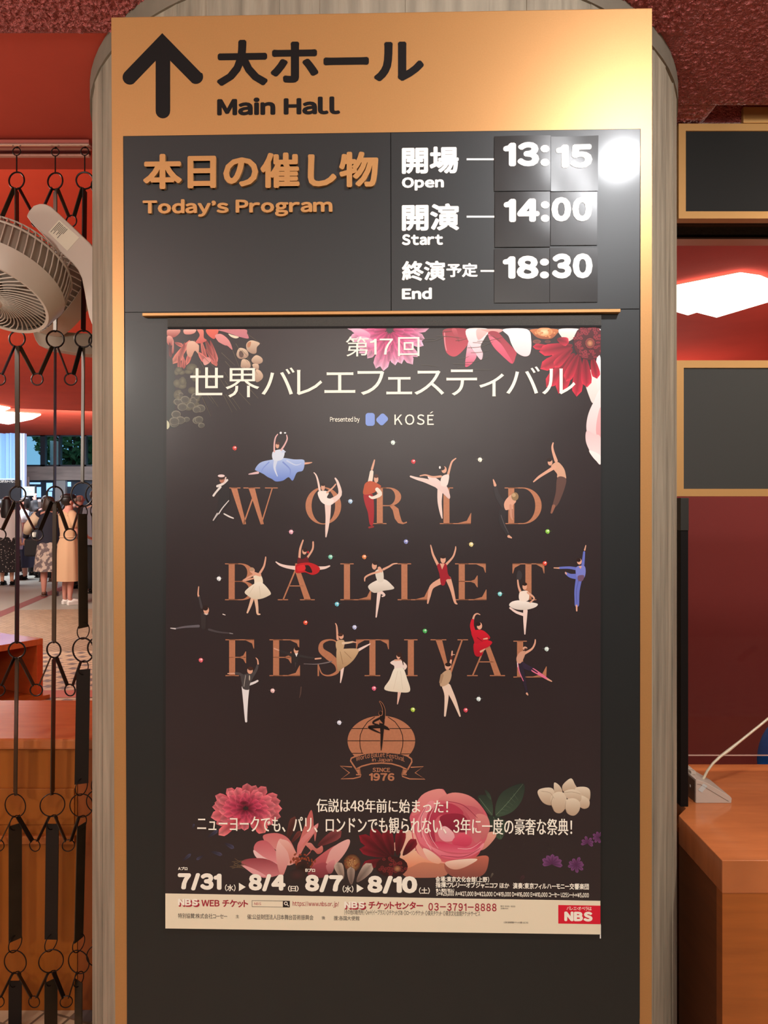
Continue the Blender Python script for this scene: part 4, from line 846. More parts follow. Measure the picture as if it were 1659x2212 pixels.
dancer(C3, [('l',SK,(838,368,9),(872,382,9)),('l',(50,46,46),(880,386,17),(930,402,20),(975,422,24)),('l',(54,50,50),(1015,418,20),(1070,430,17),(1120,437,13)),('l',SK,(1132,442,11),(1172,438,10)),('b',(46,42,42),(968,410),(1020,405),(1012,450),(990,500),(974,470)),('l',(120,112,112),(1050,478,4),(1140,480,6),(1210,470,9),(1250,460,7)),('l',(86,66,60),(1030,645,9),(1026,690,9),(1018,720,5)),('l',(70,60,60),(990,470,6),(988,500,4)),('p',(236,230,224),(985,402),(1008,400),(996,428)),('e',SK,994,380,17,24),('e',HA,1000,368,18,15)], 'man in a black suit stretched across the second letter E')
dancer(C3, [('l',SK,(1292,300,17),(1288,240,13),(1284,205,10),(1276,188,6)),('l',PALE,(1430,385,20),(1480,358,15),(1524,335,8)),('l',PALE,(1326,505,24),(1320,560,17),(1312,612,7)),('g',(206,178,138),(170,138,100),(1285,372),(1330,370),(1440,372),(1420,430),(1380,475),(1330,508),(1292,525)),('b',(200,170,130),(1282,318),(1330,306),(1342,330),(1326,382),(1285,374)),('l',(226,200,170),(1330,330,18),(1370,326,14),(1400,320,12)),('l',SK,(1400,320,10),(1428,325,6)),('e',SK,1318,280,17,20),('e',(70,42,34),1312,268,18,13),('l',(140,108,74),(1310,390,3),(1330,480,3)),('l',(140,108,74),(1340,390,3),(1390,440,3))], 'dancer in a gold dress between the letters S and T')
# --- poster lettering
M_pw = mat('white_print', (252, 248, 230), .34)
Z2 = PO + .0012
def tx(s, bb, m=M_pw, dil=0.0, gap=.09, name='white_lettering', z=Z2, **kw): return text(poster, name, s, bb, z, m, dil, gap=gap, **kw)
tx('第17回', (747, 726, 906, 770), gap=.12)
tx('世界バレエフェスティバル', (411, 790, 1243, 859), dil=.0, gap=.06, natural=False)
tx('Presented by', (713, 900, 777, 914), dil=.012, gap=.05)
tx('KOS', (852, 895, 917, 918), dil=.008, gap=.20); tx('E', (923, 896, 937, 918), dil=.008); inkmat(M_pw, 'white_lettering', [[(928, 893), (933, 889), (936, 889), (931, 893)]], Z2)
def rrect(cx, cy, w, h, r, rot):
    o = []
    for i, (sx, sy) in enumerate(((1, 1), (-1, 1), (-1, -1), (1, -1))):
        for j in range(6): t = PI/2*(i + j/5); o.append((sx*(w/2-r) + r*math.cos(t), sy*(h/2-r) + r*math.sin(t)))
    return [(cx + x*math.cos(rot) - y*math.sin(rot), cy + x*math.sin(rot) + y*math.cos(rot)) for x, y in o]
M_bl = mat('soft_blue_print', (128, 158, 226), .34)
inkmat(M_bl, 'blue_mark', [rrect(799.6, 906, 20, 28, 6, 0), rrect(825.5, 906, 20, 23, 6, .78)], Z2)
tx('伝説は48年前に始まった！', (684, 1727, 968, 1755), dil=.022, gap=.03, horiz=True)
tx('ニューヨークでも、パリ、ロンドンでも観られない、3年に一度の豪奢な祭典！', (426, 1768, 1236, 1797), dil=.022, gap=.05, horiz=True)
for s, bb in (('7/31', (384, 1886.5, 478.6, 1923)), ('8/4', (537, 1888.6, 617, 1925)), ('8/7', (659, 1890, 741, 1927)), ('8/10', (793.6, 1892.6, 901.4, 1930))): tx(s, bb, dil=.070, gap=.0)
for s, bb in (('(水)', (486, 1910.6, 509, 1925)), ('(日)', (622, 1913, 645, 1926)), ('(水)', (740, 1913, 763.5, 1928)), ('(土)', (905, 1917, 928.5, 1931))): tx(s, bb, dil=.025, gap=.02, natural=False)
inkmat(M_pw, 'white_arrowheads', [[(516, 1907), (531, 1916), (516, 1925)], [(770.5, 1910), (785.5, 1919), (770.5, 1928)]], Z2)
tx('Aプロ', (384.6, 1872.7, 405, 1879.6), dil=.045, gap=.05, natural=False); tx('Bプロ', (659.5, 1876, 680.6, 1883.5), dil=.045, gap=.05, natural=False)
for s, bb in (('会場:東京文化会館(上野)', (941, 1894, 1056.6, 1905)), ('指揮:ワレリー・オブジャニコフ ほか', (941, 1906.5, 1100, 1917.5)), ('演奏:東京フィルハーモニー交響楽団', (1108, 1908.5, 1272, 1920)), ('■入場料(税込)', (942, 1919.5, 981, 1925.5)), ('S=¥29,000 A=¥27,000 B=¥23,000 C=¥19,000 D=¥16,000 E=¥10,000 コーセー U25シート=¥5,000', (942, 1928.5, 1272, 1936))): tx(s, bb, dil=.03, gap=.07, natural=False)
pq('cream_footer', [(357.2, 1930), (1296.9, 1946), (1297, 2018.6), (357.2, 2005.6)], PO + .0002, .00015, mat('cream_print', (240, 230, 200), .36), poster)
M_rd = mat('crimson_print', (168, 36, 56), .36); M_gt = mat('grey_print', (96, 90, 82), .36); M_hot = mat('bright_red_print', (222, 22, 52), .34); M_sft = mat('pale_red_print', (196, 120, 110), .36)
ZF = PO + .0004
for bb in ((384, 1941, 430, 1958), (743, 1947, 790, 1964)):
    x0, y0, x1, y1 = bb
    tx('NBS', (x0+2, y0+2, x1+1.2, y1+1), M_rd, .085, .02, 'red_lettering', ZF); tx('NBS', (x0+.5, y0+.6, x1-2.4, y1-2), M_pw, .06, .045, 'white_lettering', ZF + .00006)
tx('WEB チケット', (435, 1944, 536, 1959), M_rd, .03, .05, 'red_lettering', ZF, natural=False)
tx('https://www.nbs.or.jp/', (632, 1947.5, 732, 1959.5), M_rd, .012, .08, 'red_lettering', ZF)
tx('チケットセンター', (796, 1948, 914, 1964), M_rd, .03, .06, 'red_lettering', ZF, natural=False)
tx('03-3791-8888', (925.5, 1952, 1072.5, 1967), M_rd, .022, .16, 'red_lettering', ZF)
inkmat(M_gt, 'search_box_outline', [[(544, 1945), (626, 1946), (626, 1960), (544, 1959)]], ZF); inkmat(mat('cream_print', (0, 0, 0)), 'search_box', [[(545, 1946), (612, 1947), (612, 1959), (545, 1958)]], ZF + .00004)
inkmat(M_dkink, 'search_button', [[(611, 1945.8), (626, 1946), (626, 1960.2), (611, 1960)]], ZF + .00006)
inkmat(M_pw, 'search_glass', [ring_pts(617.5, 1951.5, 3.9, 3.9, 0, 2*PI, 20)] + stroke([(620, 1954), (623.5, 1957.5)], 1.8), ZF + .00009); inkmat(M_dkink, 'search_glass', [ring_pts(617.5, 1951.5, 2.3, 2.3, 0, 2*PI, 20)], ZF + .00012)
tx('NBS', (549, 1949.5, 564, 1955), M_sft, .02, .1, 'pale_lettering', ZF + .00008)
for s, bb in (('特別協賛:株式会社コーセー', (384.6, 1974, 490.7, 1983.5)), ('主', (509, 1976, 516.5, 1983)), ('催:公益財団法人日本舞台芸術振興会', (534, 1976.5, 677, 1986)), ('後', (695, 1979, 702.5, 1986.5)), ('援:各国大使館', (721, 1979, 776.5, 1988)), ('［その他の販売所］ ◇e+(イープラス) ◇チケットぴあ ◇ローソンチケット ◇楽天チケット ◇東京文化会館チケットサービス', (744, 1968, 1037, 1976)), ('受付 10:00-16:00', (1081, 1956, 1113, 1959.6)), ('土日祝・休み', (1081, 1961, 1098, 1964)), ('公演の詳細情報・チケットの購入はこちら', (1088, 1991, 1141, 1994.5))):
    tx(s, bb, M_gt, .006, .06, 'grey_lettering', ZF, natural=False)
pq('red_badge', [(1206, 1955), (1297, 1956.5), (1297, 1996.5), (1206, 1995)], PO + .0004, .0001, M_hot, poster)
tx('バレエ・オペラは', (1224, 1958.5, 1278, 1966), M_pw, .006, .07, 'white_lettering', ZF + .0001, natural=False)
tx('NBS', (1219, 1969.5, 1280, 1990), M_pw, .075, .03, 'white_lettering', ZF + .0001)
cur = MB(); pts = [(1296.4, 1990), (1298.6, 2000), (1298.4, 2028), (1296.2, 2028)]
cur.prism([P(x, y, PO - .002) for x, y in pts], lambda p, d: L(p, d), PO - .003, PO - .0036); cur.build('curled_corner', M_white, poster)
# ------------------------------------------------------------------ metal curtain on the left
CYY = 2.07; KX = F / CYY                        # pixels per metre at the curtain
def cpt(px, py, dy=0.0): return at(px, py, CYY) + Vector((0, dy, 0))
def lerp_tab(tab, y):
    for (y0, x0), (y1, x1) in zip(tab, tab[1:]):
        if y <= y1: return x0 + (x1-x0)*(y-y0)/(y1-y0)
    return tab[-1][1]
STR = [[(390,-46),(1740,-48),(2300,-48)], [(390,36),(732,37),(1068,38),(1404,36.5),(1740,33),(2078,33),(2300,32)], [(390,118),(732,118),(1068,117),(1404,115),(1740,112),(2078,109),(2300,108)],
       [(390,183),(732,180),(1068,178),(1404,180),(1740,176),(2078,170),(2300,169)], [(390,203),(732,197),(1068,197),(1404,203),(1740,201),(2078,203),(2300,203)]]
RY = [390, 732, 1068, 1404, 1740, 2078, 2415]
RR = [[17,17,17,17,25,25], [18,17,17,17,25,25], [18,18,17,17,25,25], [18,18,26,26,25,25], [16,15,24,23,24,24]]
WD = [[8,9,8,8,28,28], [8,9,8,7,28,28], [7,4.5,8,8,28,28], [9,6,20,31,19,16], [8,12,16,20,16,22]]   # how wide each strap is seen
curtain = thing('chain_curtain', 'dark metal curtain of rings and hanging straps left of the column', 'metal curtain', (cpt(80, 2300).x, CYY, 0))
CO = Vector(curtain.location)
def cp(name, mb, m, smooth=True): 
    mb.v = [tuple(Vector(p) - CO) for p in mb.v]; return mb.build(name, m, curtain, smooth=smooth, angle=.8)
M_link = mat('black_iron_wire', (40, 30, 26), .38, .5, .5)
for si, tab in enumerate(STR):
    X = lambda y: lerp_tab(tab, y)
    az = math.atan2(X(1300) - CX, F); VD = Vector((math.sin(az), math.cos(az), 0)); VP = Vector((math.cos(az), -math.sin(az), 0))   # a strap turned edge-on or flat to the room
    dy = (0, 0, .004, 0, .030)[si]
    # hook and first rod
    m = MB(); c = cpt(X(390), 327, dy); m.ring(c, .0105, .0016); m.tube([cpt(X(390), 313, dy), cpt(X(390)+2, 319, dy), c + Vector((0, 0, .010))], .0025)
    cp('hook', m, M_link)
    w = MB(); w.tube([cpt(X(390), 336, dy), cpt(X(390), 374, dy)], .0019); cp('rod', w, M_link)
    for lv in range(6):
        y0, y1 = RY[lv], RY[lv+1]; r = RR[si][lv]; x0, x1 = X(y0), X(y1); rn = RR[si][lv+1] if lv < 5 else 25
        tilt = random.uniform(-.25, .25); au = Vector((math.cos(tilt), math.sin(tilt), 0))
        cp('ring', MB().ring(cpt(x0, y0, dy), r/KX, .0024 if lv < 4 else .0016, au), M_link)
        if lv == 5 and y1 > 2300: y1 = 2330
        # strap: a flat bar 35 mm wide turned about its own axis
        flat_ = WD[si][lv] > 12
        g = 16 if flat_ and lv >= 2 else 2
        a, b = cpt(x0, y0 + r + g, dy), cpt(x1, y1 - rn - (22 if flat_ else 0), dy)
        ang = math.asin(min(1, WD[si][lv]/31.0)); sgn = 1 if (si + lv) % 2 else -1
        ux = (VP*math.sin(ang) + VD*sgn*math.cos(ang)) * .0175; uy = Vector((-ux.y, ux.x, 0)).normalized() * .0012
        m = MB(); vs = [p + s1*ux + s2*uy for p in (a, b) for s1, s2 in ((-1,-1),(1,-1),(1,1),(-1,1))]
        m.add(vs, [(0,1,2,3),(7,6,5,4),(0,4,5,1),(1,5,6,2),(2,6,7,3),(3,7,4,0)])
        cp('strap', m, M_iron if (si + lv) % 3 else M_irond, False)
        m = MB()
        if flat_:
            for p, q_ in ((cpt(x0, y0 + r - 1, dy), a - Vector((0,0,.012))), (b + Vector((0,0,.012)), cpt(x1, y1 - rn + 1, dy))):
                mid = (p + q_)/2; m.ring(mid, (p - q_).length/2 + .002, .0014, Vector((.35, .9, 0)).normalized())
        else:
            m.tube([cpt(x0, y0 + r - 1, dy), a], .003).tube([b, cpt(x1, y1 - rn + 3, dy)], .003)
        cp('connector', m, M_link)
        # the V between this strand and the next one
        if si < 3 and lv < 6:
            x2 = lerp_tab(STR[si+1], y0); xm = (x0 + x2)/2 + (2 if si == 1 else 3); ym = y0 + 87; rs = 12.5
            r2 = RR[si+1][lv]
            cp('small_ring', MB().ring(cpt(xm, ym, .002), rs/KX, .0020 if lv < 4 else .0014, Vector((math.cos(tilt), math.sin(tilt), 0))), M_link)
            for sx, xx, rr in ((1, x0, r), (-1, x2, r2)):
                a, b = cpt(xx + sx*5, y0 + rr - 2, dy if sx > 0 else 0), cpt(xm - sx*5.5, ym - rs + 3, .002)
                wpx = (7.5, 8, 8, 6, 7, 7)[lv] * (1, .45, .9)[(si + (sx > 0) + lv) % 3]; ang = math.asin(min(1, wpx/11.5)); d = (b - a).normalized(); sd = d.cross(VD).normalized()
                ux = (sd*math.sin(ang) + VD*math.cos(ang))*.0070; uy = d.cross(ux).normalized()*.0011
                m = MB(); vs = [p + s1*ux + s2*uy for p in (a, b) for s1, s2 in ((-1,-1),(1,-1),(1,1),(-1,1))]
                m.add(vs, [(0,1,2,3),(7,6,5,4),(0,4,5,1),(1,5,6,2),(2,6,7,3),(3,7,4,0)])
                cp('diagonal_strap', m, M_iron if (si + lv + sx) % 2 else M_irond, False)
rail = thing('curtain_rail', 'pale rail under the red ceiling from which the metal curtain hangs', 'rail', (-1.3, CYY, ZC))
def rp(name, y0, y1, Y, th, m, bev=.001):
    a, b = at(-700, y0, Y), at(192, y1, Y); mb = MB().box((a.x, Y, b.z), (b.x, Y + th, a.z)); mb.v = [tuple(Vector(p) - Vector(rail.location)) for p in mb.v]; return mb.build(name, m, rail, bevel=bev)
M_railp = mat('pinkish_white_rail', (206, 150, 132), .35, .2)
rp('upper_lip', 301, 308.5, 2.05, .03, mat('rose_painted_rail', (176, 92, 80), .5)); rp('track', 309.5, 312.5, 2.045, .01, mat('bright_chrome_track', (240, 214, 196), .2, .7)); rp('track_backing', 313, 318, 2.085, .02, M_railp); rp('painted_shade_strip', 318, 331, 2.13, .015, mat('shade_dark_red', (104, 34, 30), .7)); rp('lower_lip', 332, 337, 2.11, .012, M_railp)  # the dark red strip between the lips is shade put into colour
# ------------------------------------------------------------------ fans
def fan(label, c, n, R, group, upv):
    """c: centre of the front grille, n: direction it blows"""
    n = Vector(n).normalized(); xa = Vector(upv).cross(n).normalized(); ya = n.cross(xa)
    root = thing('fan', label, 'fan', c, 0, group)
    Mx = Matrix((xa, ya, n)).transposed()
    def b(name, mb, m, smooth=True):
        mb.v = [tuple(Mx @ Vector(p)) for p in mb.v]; return mb.build(name, m, root, smooth=smooth, angle=.7)
    k = R/.130
    b('front_shroud', MB().lathe([(.122*k,.004),(.130*k,.006),(.134*k,0),(.148*k,-.040*k),(.151*k,-.048*k),(.146*k,-.048*k),(.141*k,-.040*k),(.126*k,-.002),(.122*k,.004)], n=64), M_plast)
    g = MB(); nb = 46
    for i in range(nb):
        a0 = 2*PI*i/nb; pts = []
        for j in range(9):
            t = j/8; r = (.022 + .102*t)*k; a = a0 + 1.05*(1-t)**1.2 ; pts.append(Vector((r*math.cos(a), r*math.sin(a), (.016*(1-t*t))*k)))
        g.tube(pts, [.0009*k + .0010*k*(j/8) for j in range(9)], 6)
    b('front_grille', g, M_plast)
    hub = b('hub', MB().lathe([(0,.022*k),(.016*k,.021*k),(.024*k,.015*k),(.024*k,.004*k)], n=32), M_plast)
    bl = MB()
    for i in range(5):
        a0 = 2*PI*i/5; vs = []
        for j in range(6):
            r = (.022 + .094*j/5)*k
            for s_ in (0, 1): a = a0 + s_*(.85) + .25*j/5; vs.append((r*math.cos(a), r*math.sin(a), (-.012 - .026*s_)*k))
        bl.add(vs, [(2*j, 2*j+1, 2*j+3, 2*j+2) for j in range(5)])
    b('blades', bl, mat('grey_fan_blade', (150, 140, 130), .25))
    cg = MB(); nb = 52
    for i in range(nb):
        a = 2*PI*i/nb; pts = [Vector((r*k*math.cos(a + s_), r*k*math.sin(a + s_), z*k)) for r, z, s_ in ((.148,-.044,0),(.148,-.075,.03),(.145,-.108,.07),(.134,-.132,.10),(.104,-.142,.12),(.050,-.144,.14))]
        cg.tube(pts, .0019*k, 5)
    cg.ring((0, 0, -.110*k), .146*k, .0026*k, Vector((1,0,0)), Vector((0,1,0)), 56); cg.ring((0, 0, -.134*k), .132*k, .0024*k, Vector((1,0,0)), Vector((0,1,0)), 56)
    b('rear_cage', cg, M_plast)
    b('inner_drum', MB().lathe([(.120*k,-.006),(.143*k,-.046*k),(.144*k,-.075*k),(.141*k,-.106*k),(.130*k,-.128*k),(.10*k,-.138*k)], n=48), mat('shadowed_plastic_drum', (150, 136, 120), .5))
    b('motor', MB().lathe([(0,-.070*k),(.045*k,-.070*k),(.050*k,-.10*k),(.050*k,-.142*k),(.03*k,-.155*k),(0,-.155*k)], n=32), M_plast)
    return root, b
YF = 1.84
fc = at(-10, 640, YF)
f1, fb = fan('white fan with a swirl grille and a labelled arm, in front of the metal curtain', fc, (-.172, -.438, -.882), 114/F*YF, 'white fans beside the column', (0, 0, 1))
# yoke arm
arm = [(57,466),(62,456),(72,444),(84,440),(98,440.5),(110,446),(122,457),(150,483),(176,508),(192,523),(206,540),(206,720),(192,684),(187,660),(182,630),(176,600),(168,583),(156,568),(140,553),(120,535),(97,512),(80,494),(66,479)]
m = MB(); yc = YF + .015
m.prism([(at(x, y, yc).x - fc.x, at(x, y, yc).z - fc.z) for x, y in arm], lambda p, d: Vector((p[0], d, p[1])), yc - fc.y, yc - fc.y + .034)
ao = m.build('arm', M_plast, f1, bevel=.006)
st = MB(); s4 = [(127.5,475),(171,513),(145.5,542),(104,501.5)]; ys = yc - .0006
st.prism([(at(x, y, ys).x - fc.x, at(x, y, ys).z - fc.z) for x, y in s4], lambda p, d: Vector((p[0], d, p[1])), ys - fc.y, ys - fc.y + .0005)
so = st.build('sticker', mat('glossy_paper_label', (236, 230, 206), .18), ao)
st = MB()
for i, (t0, t1) in enumerate(((.08,.9),(.08,.7),(.1,.86),(.08,.55),(.12,.8),(.08,.66),(.1,.9),(.08,.5))):
    u = .06 + .055*i
    def q2(a, b_): return (127.5 + (171-127.5)*a + (104-127.5)*b_, 475 + (513-475)*a + (501.5-475)*b_)
    pts = [q2(u, t0), q2(u + .022, t0), q2(u + .022, t1), q2(u, t1)]
    vs = [Vector((at(x, y, ys - .0004).x - fc.x, ys - .0004 - fc.y, at(x, y, ys - .0004).z - fc.z)) for x, y in pts]; st.add(vs, [(0,1,2,3)])
st.build('fine_print', mat('dark_grey_ink', (90, 80, 70), .5), so)
mb = MB(); p0 = at(200, 600, yc) - fc; mb.box((p0.x - .004, p0.y + .0, p0.z - .11), (p0.x + .026, p0.y + .05, p0.z + .07)); mb.build('column_mount', M_plastd, f1, bevel=.004)
Y2 = 2.36; c2 = at(168, 652, Y2) 
f2, fb2 = fan('second white fan half hidden behind the first, beside the column', c2, (.62, .62, -.45), .125, 'white fans beside the column', (0, 0, 1))
m = MB(); yk = Y2 - .02
m.prism([(at(x, y, yk).x - c2.x, at(x, y, yk).z - c2.z) for x, y in [(70,716),(76,734),(84,746),(98,752),(130,757),(165,763),(225,768),(225,722),(150,718),(100,712)]], lambda p, d: Vector((p[0], d, p[1])), yk - c2.y, yk - c2.y + .06)
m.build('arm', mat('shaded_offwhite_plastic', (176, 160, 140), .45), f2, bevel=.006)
# ------------------------------------------------------------------ wooden counter behind the curtain
ct = thing('reception_counter', 'long orange-brown wooden counter behind the metal curtain at lower left', 'counter', (-1.6, 2.5, 0))
zt = H - (1597-HOR)/F*2.125
a = atz(0, 1599, zt); b = atz(165, 1594, zt); c = atz(165, 1511, zt); d = atz(0, 1513, zt)
def cw(name, mb, m, bevel=.0, par=None):
    mb.v = [tuple(Vector(p) - Vector((-1.6, 2.5, 0))) for p in mb.v]; return mb.build(name, m, par or ct, bevel=bevel)
yf, yb = (a.y + b.y)/2, (c.y + d.y)/2
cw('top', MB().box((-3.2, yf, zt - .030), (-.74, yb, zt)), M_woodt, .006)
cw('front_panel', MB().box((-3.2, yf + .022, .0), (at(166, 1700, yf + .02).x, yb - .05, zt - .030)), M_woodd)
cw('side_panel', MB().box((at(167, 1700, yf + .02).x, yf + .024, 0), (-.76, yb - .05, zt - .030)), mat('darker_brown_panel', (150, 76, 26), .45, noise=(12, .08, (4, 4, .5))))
z1, z0 = H - (1806-HOR)/F*(yf+.01), H - (1824-HOR)/F*(yf+.01)
cw('ledge', MB().box((-3.2, yf + .008, z0), (at(160, 1810, yf + .008).x, yf + .022, z1)), M_wood, .002)
z2 = H - (1780-HOR)/F*(yf+.02)
cw('upper_band', MB().box((-3.2, yf + .016, z2), (at(160, 1790, yf + .016).x, yf + .022, z2 + .10)), M_woodd, .001)
# ------------------------------------------------------------------ open wooden box on the lobby floor
bx = thing('open_wooden_box', 'low open wooden display box on the patterned floor behind the counter', 'wooden box')
A0 = atz(93, 1509, 0); zt = H - (1379-HOR)/F*A0.y
d1 = Vector((-.508, -.861, 0)).normalized(); d2 = Vector((d1.y, -d1.x, 0)); 
bx.location = A0
def ob(name, u0, u1, v0, v1, z0, z1, m):
    mb = MB(); vs = [d1*u + d2*v + Vector((0, 0, z)) for z in (z0, z1) for u, v in ((u0,v0),(u1,v0),(u1,v1),(u0,v1))]
    mb.add(vs, [(0,1,2,3),(7,6,5,4),(0,4,5,1),(1,5,6,2),(2,6,7,3),(3,7,4,0)]); return mb.build(name, m, bx, bevel=.003)
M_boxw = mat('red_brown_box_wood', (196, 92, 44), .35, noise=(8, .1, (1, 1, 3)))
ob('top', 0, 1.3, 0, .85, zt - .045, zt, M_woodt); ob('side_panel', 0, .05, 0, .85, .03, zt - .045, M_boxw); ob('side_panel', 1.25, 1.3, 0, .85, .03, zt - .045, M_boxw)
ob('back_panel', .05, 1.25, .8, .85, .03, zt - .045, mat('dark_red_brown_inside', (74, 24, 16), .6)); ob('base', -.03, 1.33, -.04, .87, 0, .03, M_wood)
# ------------------------------------------------------------------ entrance front
YE = 21.8; S = F / YE
def at_row(Y): return HOR + H*F/Y
def eb(x0, y0, x1, y1, Y, th, m, name, root, bevel=0):
    a, b = at(x0, y0, Y), at(x1, y1, Y); o = root.location if root else Vector()
    mb = MB().box((a.x, Y, b.z), (b.x, Y + th, a.z)); mb.v = [tuple(Vector(p) - Vector(o)) for p in mb.v]; return mb.build(name, m, root, bevel=bevel)
M_dark = mat('dark_window_metal', (34, 40, 48), .4); M_band = mat('grey_concrete_lintel', (134, 124, 118), .8, noise=(1.5, .2, (1, 1, 6)))
eb(53, 1007.5, 330, 1037, YE, .5, M_band, 'trim_3', None)['kind'] = 'structure'
w1 = thing('window_1', 'blue-tinted upper window wall with trees behind', 'window', at(120, 1006, YE)); w1['kind'] = 'structure'
for x0, x1 in ((87, 97), (126, 130), (176, 186), (228, 234)): eb(x0, 936, x1, 1008, YE + .05, .15, M_dark, 'mullion', w1)
eb(53, 936, 330, 942, YE + .05, .15, M_dark, 'top_rail', w1); eb(53, 1004, 330, 1008, YE + .05, .15, M_dark, 'bottom_rail', w1)
gm = bpy.data.materials.new('blue_window_glass'); gm.use_nodes = True
gb = gm.node_tree.nodes['Principled BSDF']; gb.inputs['Base Color'].default_value = (.45, .75, .82, 1); gb.inputs['Roughness'].default_value = .02; gb.inputs['Transmission Weight'].default_value = 1; gb.inputs['IOR'].default_value = 1.05
eb(53, 940, 330, 1005, YE + .12, .01, gm, 'pane', w1)
eb(108, 952, 120, 1005, YE + 1.2, .3, mat('pale_outdoor_pillar', (190, 206, 220), .7), 'pillar_beyond', None)['kind'] = 'structure'
w2 = thing('door_1', 'dark entrance doors with small lit panes below the concrete lintel', 'door', at(140, 1230, YE)); w2['kind'] = 'structure'
eb(53, 1037, 330, 1232, YE + .25, .1, mat('dark_blue_door', (36, 46, 60), .4), 'door_leaf', w2)
M_bluel = mat('cool_lit_pane', (150, 200, 246), .4, emit=1.0)
for x0, y0, x1, y1 in ((63,1042,87,1046),(77,1052,88,1074),(100,1043,113,1060),(146,1041,153,1051),(104,1062,112,1080)): eb(x0, y0, x1, y1, YE + .22, .02, M_bluel, 'lit_pane', w2)
eb(119, 1037, 141, 1232, YE + .1, .14, mat('pale_grey_pier', (150, 150, 150), .8), 'pier', w2); eb(59, 1030, 62, 1052, YE - .1, .06, mat('pale_pipe', (180, 160, 150), .6), 'pipe', w2)
# lit white curtain wall / display on the left
dsp = thing('white_drape', 'tall pale blue-white pleated drape hanging at the far left', 'drape', at(10, 1036, YE - 2.5))
mb = MB(); p0 = at(-300, 936, YE - 2.5); p1 = at(33, 1036, YE - 2.5); n = 170; vs = []; fs = []
for i in range(n+1):
    x = p0.x + (p1.x-p0.x)*i/n; y = p0.y + .05*math.sin(i*1.05) + .04*math.sin(i*.37)
    vs += [(x - dsp.location.x, y - dsp.location.y, p0.z - dsp.location.z), (x - dsp.location.x, y - dsp.location.y, p1.z - dsp.location.z)]
    vs += [(x - dsp.location.x, y + .02 - dsp.location.y, p0.z - dsp.location.z), (x - dsp.location.x, y + .02 - dsp.location.y, p1.z - dsp.location.z)]
for i in range(n): a = 4*i; fs += [(a, a+1, a+5, a+4), (a+2, a+6, a+7, a+3)]
mb.add(vs, fs).build('pleats', mat('pale_blue_cloth', (132, 176, 244), .8), dsp, smooth=True)
for x0, x1 in ((43, 47.5), (48.5, 53)): eb(x0, 936, x1, 1056, YE - 2.6, .12, mat('pale_blue_metal', (190, 210, 250), .5), 'edge_post', dsp)
eb(-300, 1033.5, 44, 1036, YE - 2.62, .1, mat('pale_blue_metal', (0,0,0)), 'bottom_rail', dsp)
bd = thing('black_banner_board', 'black board with white lettering under the pale drape', 'banner board', at(0, 1110, YE - 2.7))
eb(-200, 1037, 44, 1102, YE - 2.7, .06, mat('black_display_board', (24, 26, 32), .5), 'board', bd)
def free_text(s, x0, y0, x1, y1, Y, m, root, name='white_lettering', dil=.03):
    out = layout(s, .08, False); xs = [p[0]+dx for g, dx in out for p in g[0]]; ys_ = [p[1] for g, dx in out for p in g[0]]; mb = MB()
    a, b = at(x0, y1, Y), at(x1, y0, Y)
    for g, dx in out:
        mb.add([Vector((a.x + (b.x-a.x)*(p[0]+dx-min(xs))/(max(xs)-min(xs)), Y, a.z + (b.z-a.z)*(p[1]-min(ys_))/(max(ys_)-min(ys_)))) - Vector(root.location) for p in g[0]], g[1])
    return mb.build(name, m, root, recalc=False)
free_text('ロボルト・バレエ', -1, 1036.8, 36, 1042.5, YE - 2.71, M_white, bd)
sg = thing('notice_panel', 'small pale notice panel on a stand in front of the entrance doors', 'notice', at(63, 1230, YE - 3))
eb(49, 1051, 74.5, 1071, YE - 3, .05, mat('pale_cyan_board', (200, 230, 240), .5), 'panel', sg, .01); eb(74.5, 1049, 77, 1072, YE - 3, .06, M_dark, 'frame', sg); eb(60, 1071, 63, at_row(YE - 2.98), YE - 2.98, .05, M_dark, 'stand', sg)
for y, x0, x1 in ((1054.5,55,63),(1058,57,60),(1061.5,56,70),(1066,58,62)): eb(x0, y, x1, y + .8, YE - 3.01, .005, mat('grey_blue_ink', (110, 140, 160), .6), 'text_line', sg)
# trees beyond the glass
def tree(label, x, Y, h, R, seed):
    random.seed(seed); root = thing('tree', label, 'tree', (x, Y, 0), 0, 'trees beyond the window wall')
    m = MB(); m.tube([(0, 0, 0), (.05, 0, h*.45), (-.1, .1, h*.8)], [.16, .11, .04], 8)
    for i in range(6): a = rnd(0, 6.28); m.tube([(0, 0, h*rnd(.4, .6)), (R*.7*math.cos(a), R*.5*math.sin(a), h*rnd(.65, .95))], [.06, .02], 6)
    m.build('trunk', mat('dark_bark', (56, 46, 40), .9), root)
    lf = MB()
    for i in range(1500):
        a, b, r = rnd(0, 6.28), rnd(-1, 1), rnd(.35, 1)**.5
        c = Vector((R*r*math.cos(a)*math.sqrt(1-b*b), R*.7*r*math.sin(a)*math.sqrt(1-b*b), h*.78 + h*.30*r*b)); u = Vector((rnd(-1,1), rnd(-1,1), rnd(-1,1))).normalized()*.16; v = u.orthogonal().normalized()*.07
        lf.add([c-u, c+v, c+u, c-v], [(0,1,2,3)])
    lf.build('foliage', mat('green_leaves', (58, 98, 62), .6), root, recalc=False)
tree('leafy green tree beyond the window wall, just right of the pale drape', -10.2, 25.5, 5.2, 1.4, 1); tree('leafy green tree beyond the window wall, nearest the column', -7.0, 26.0, 5.6, 1.6, 2)
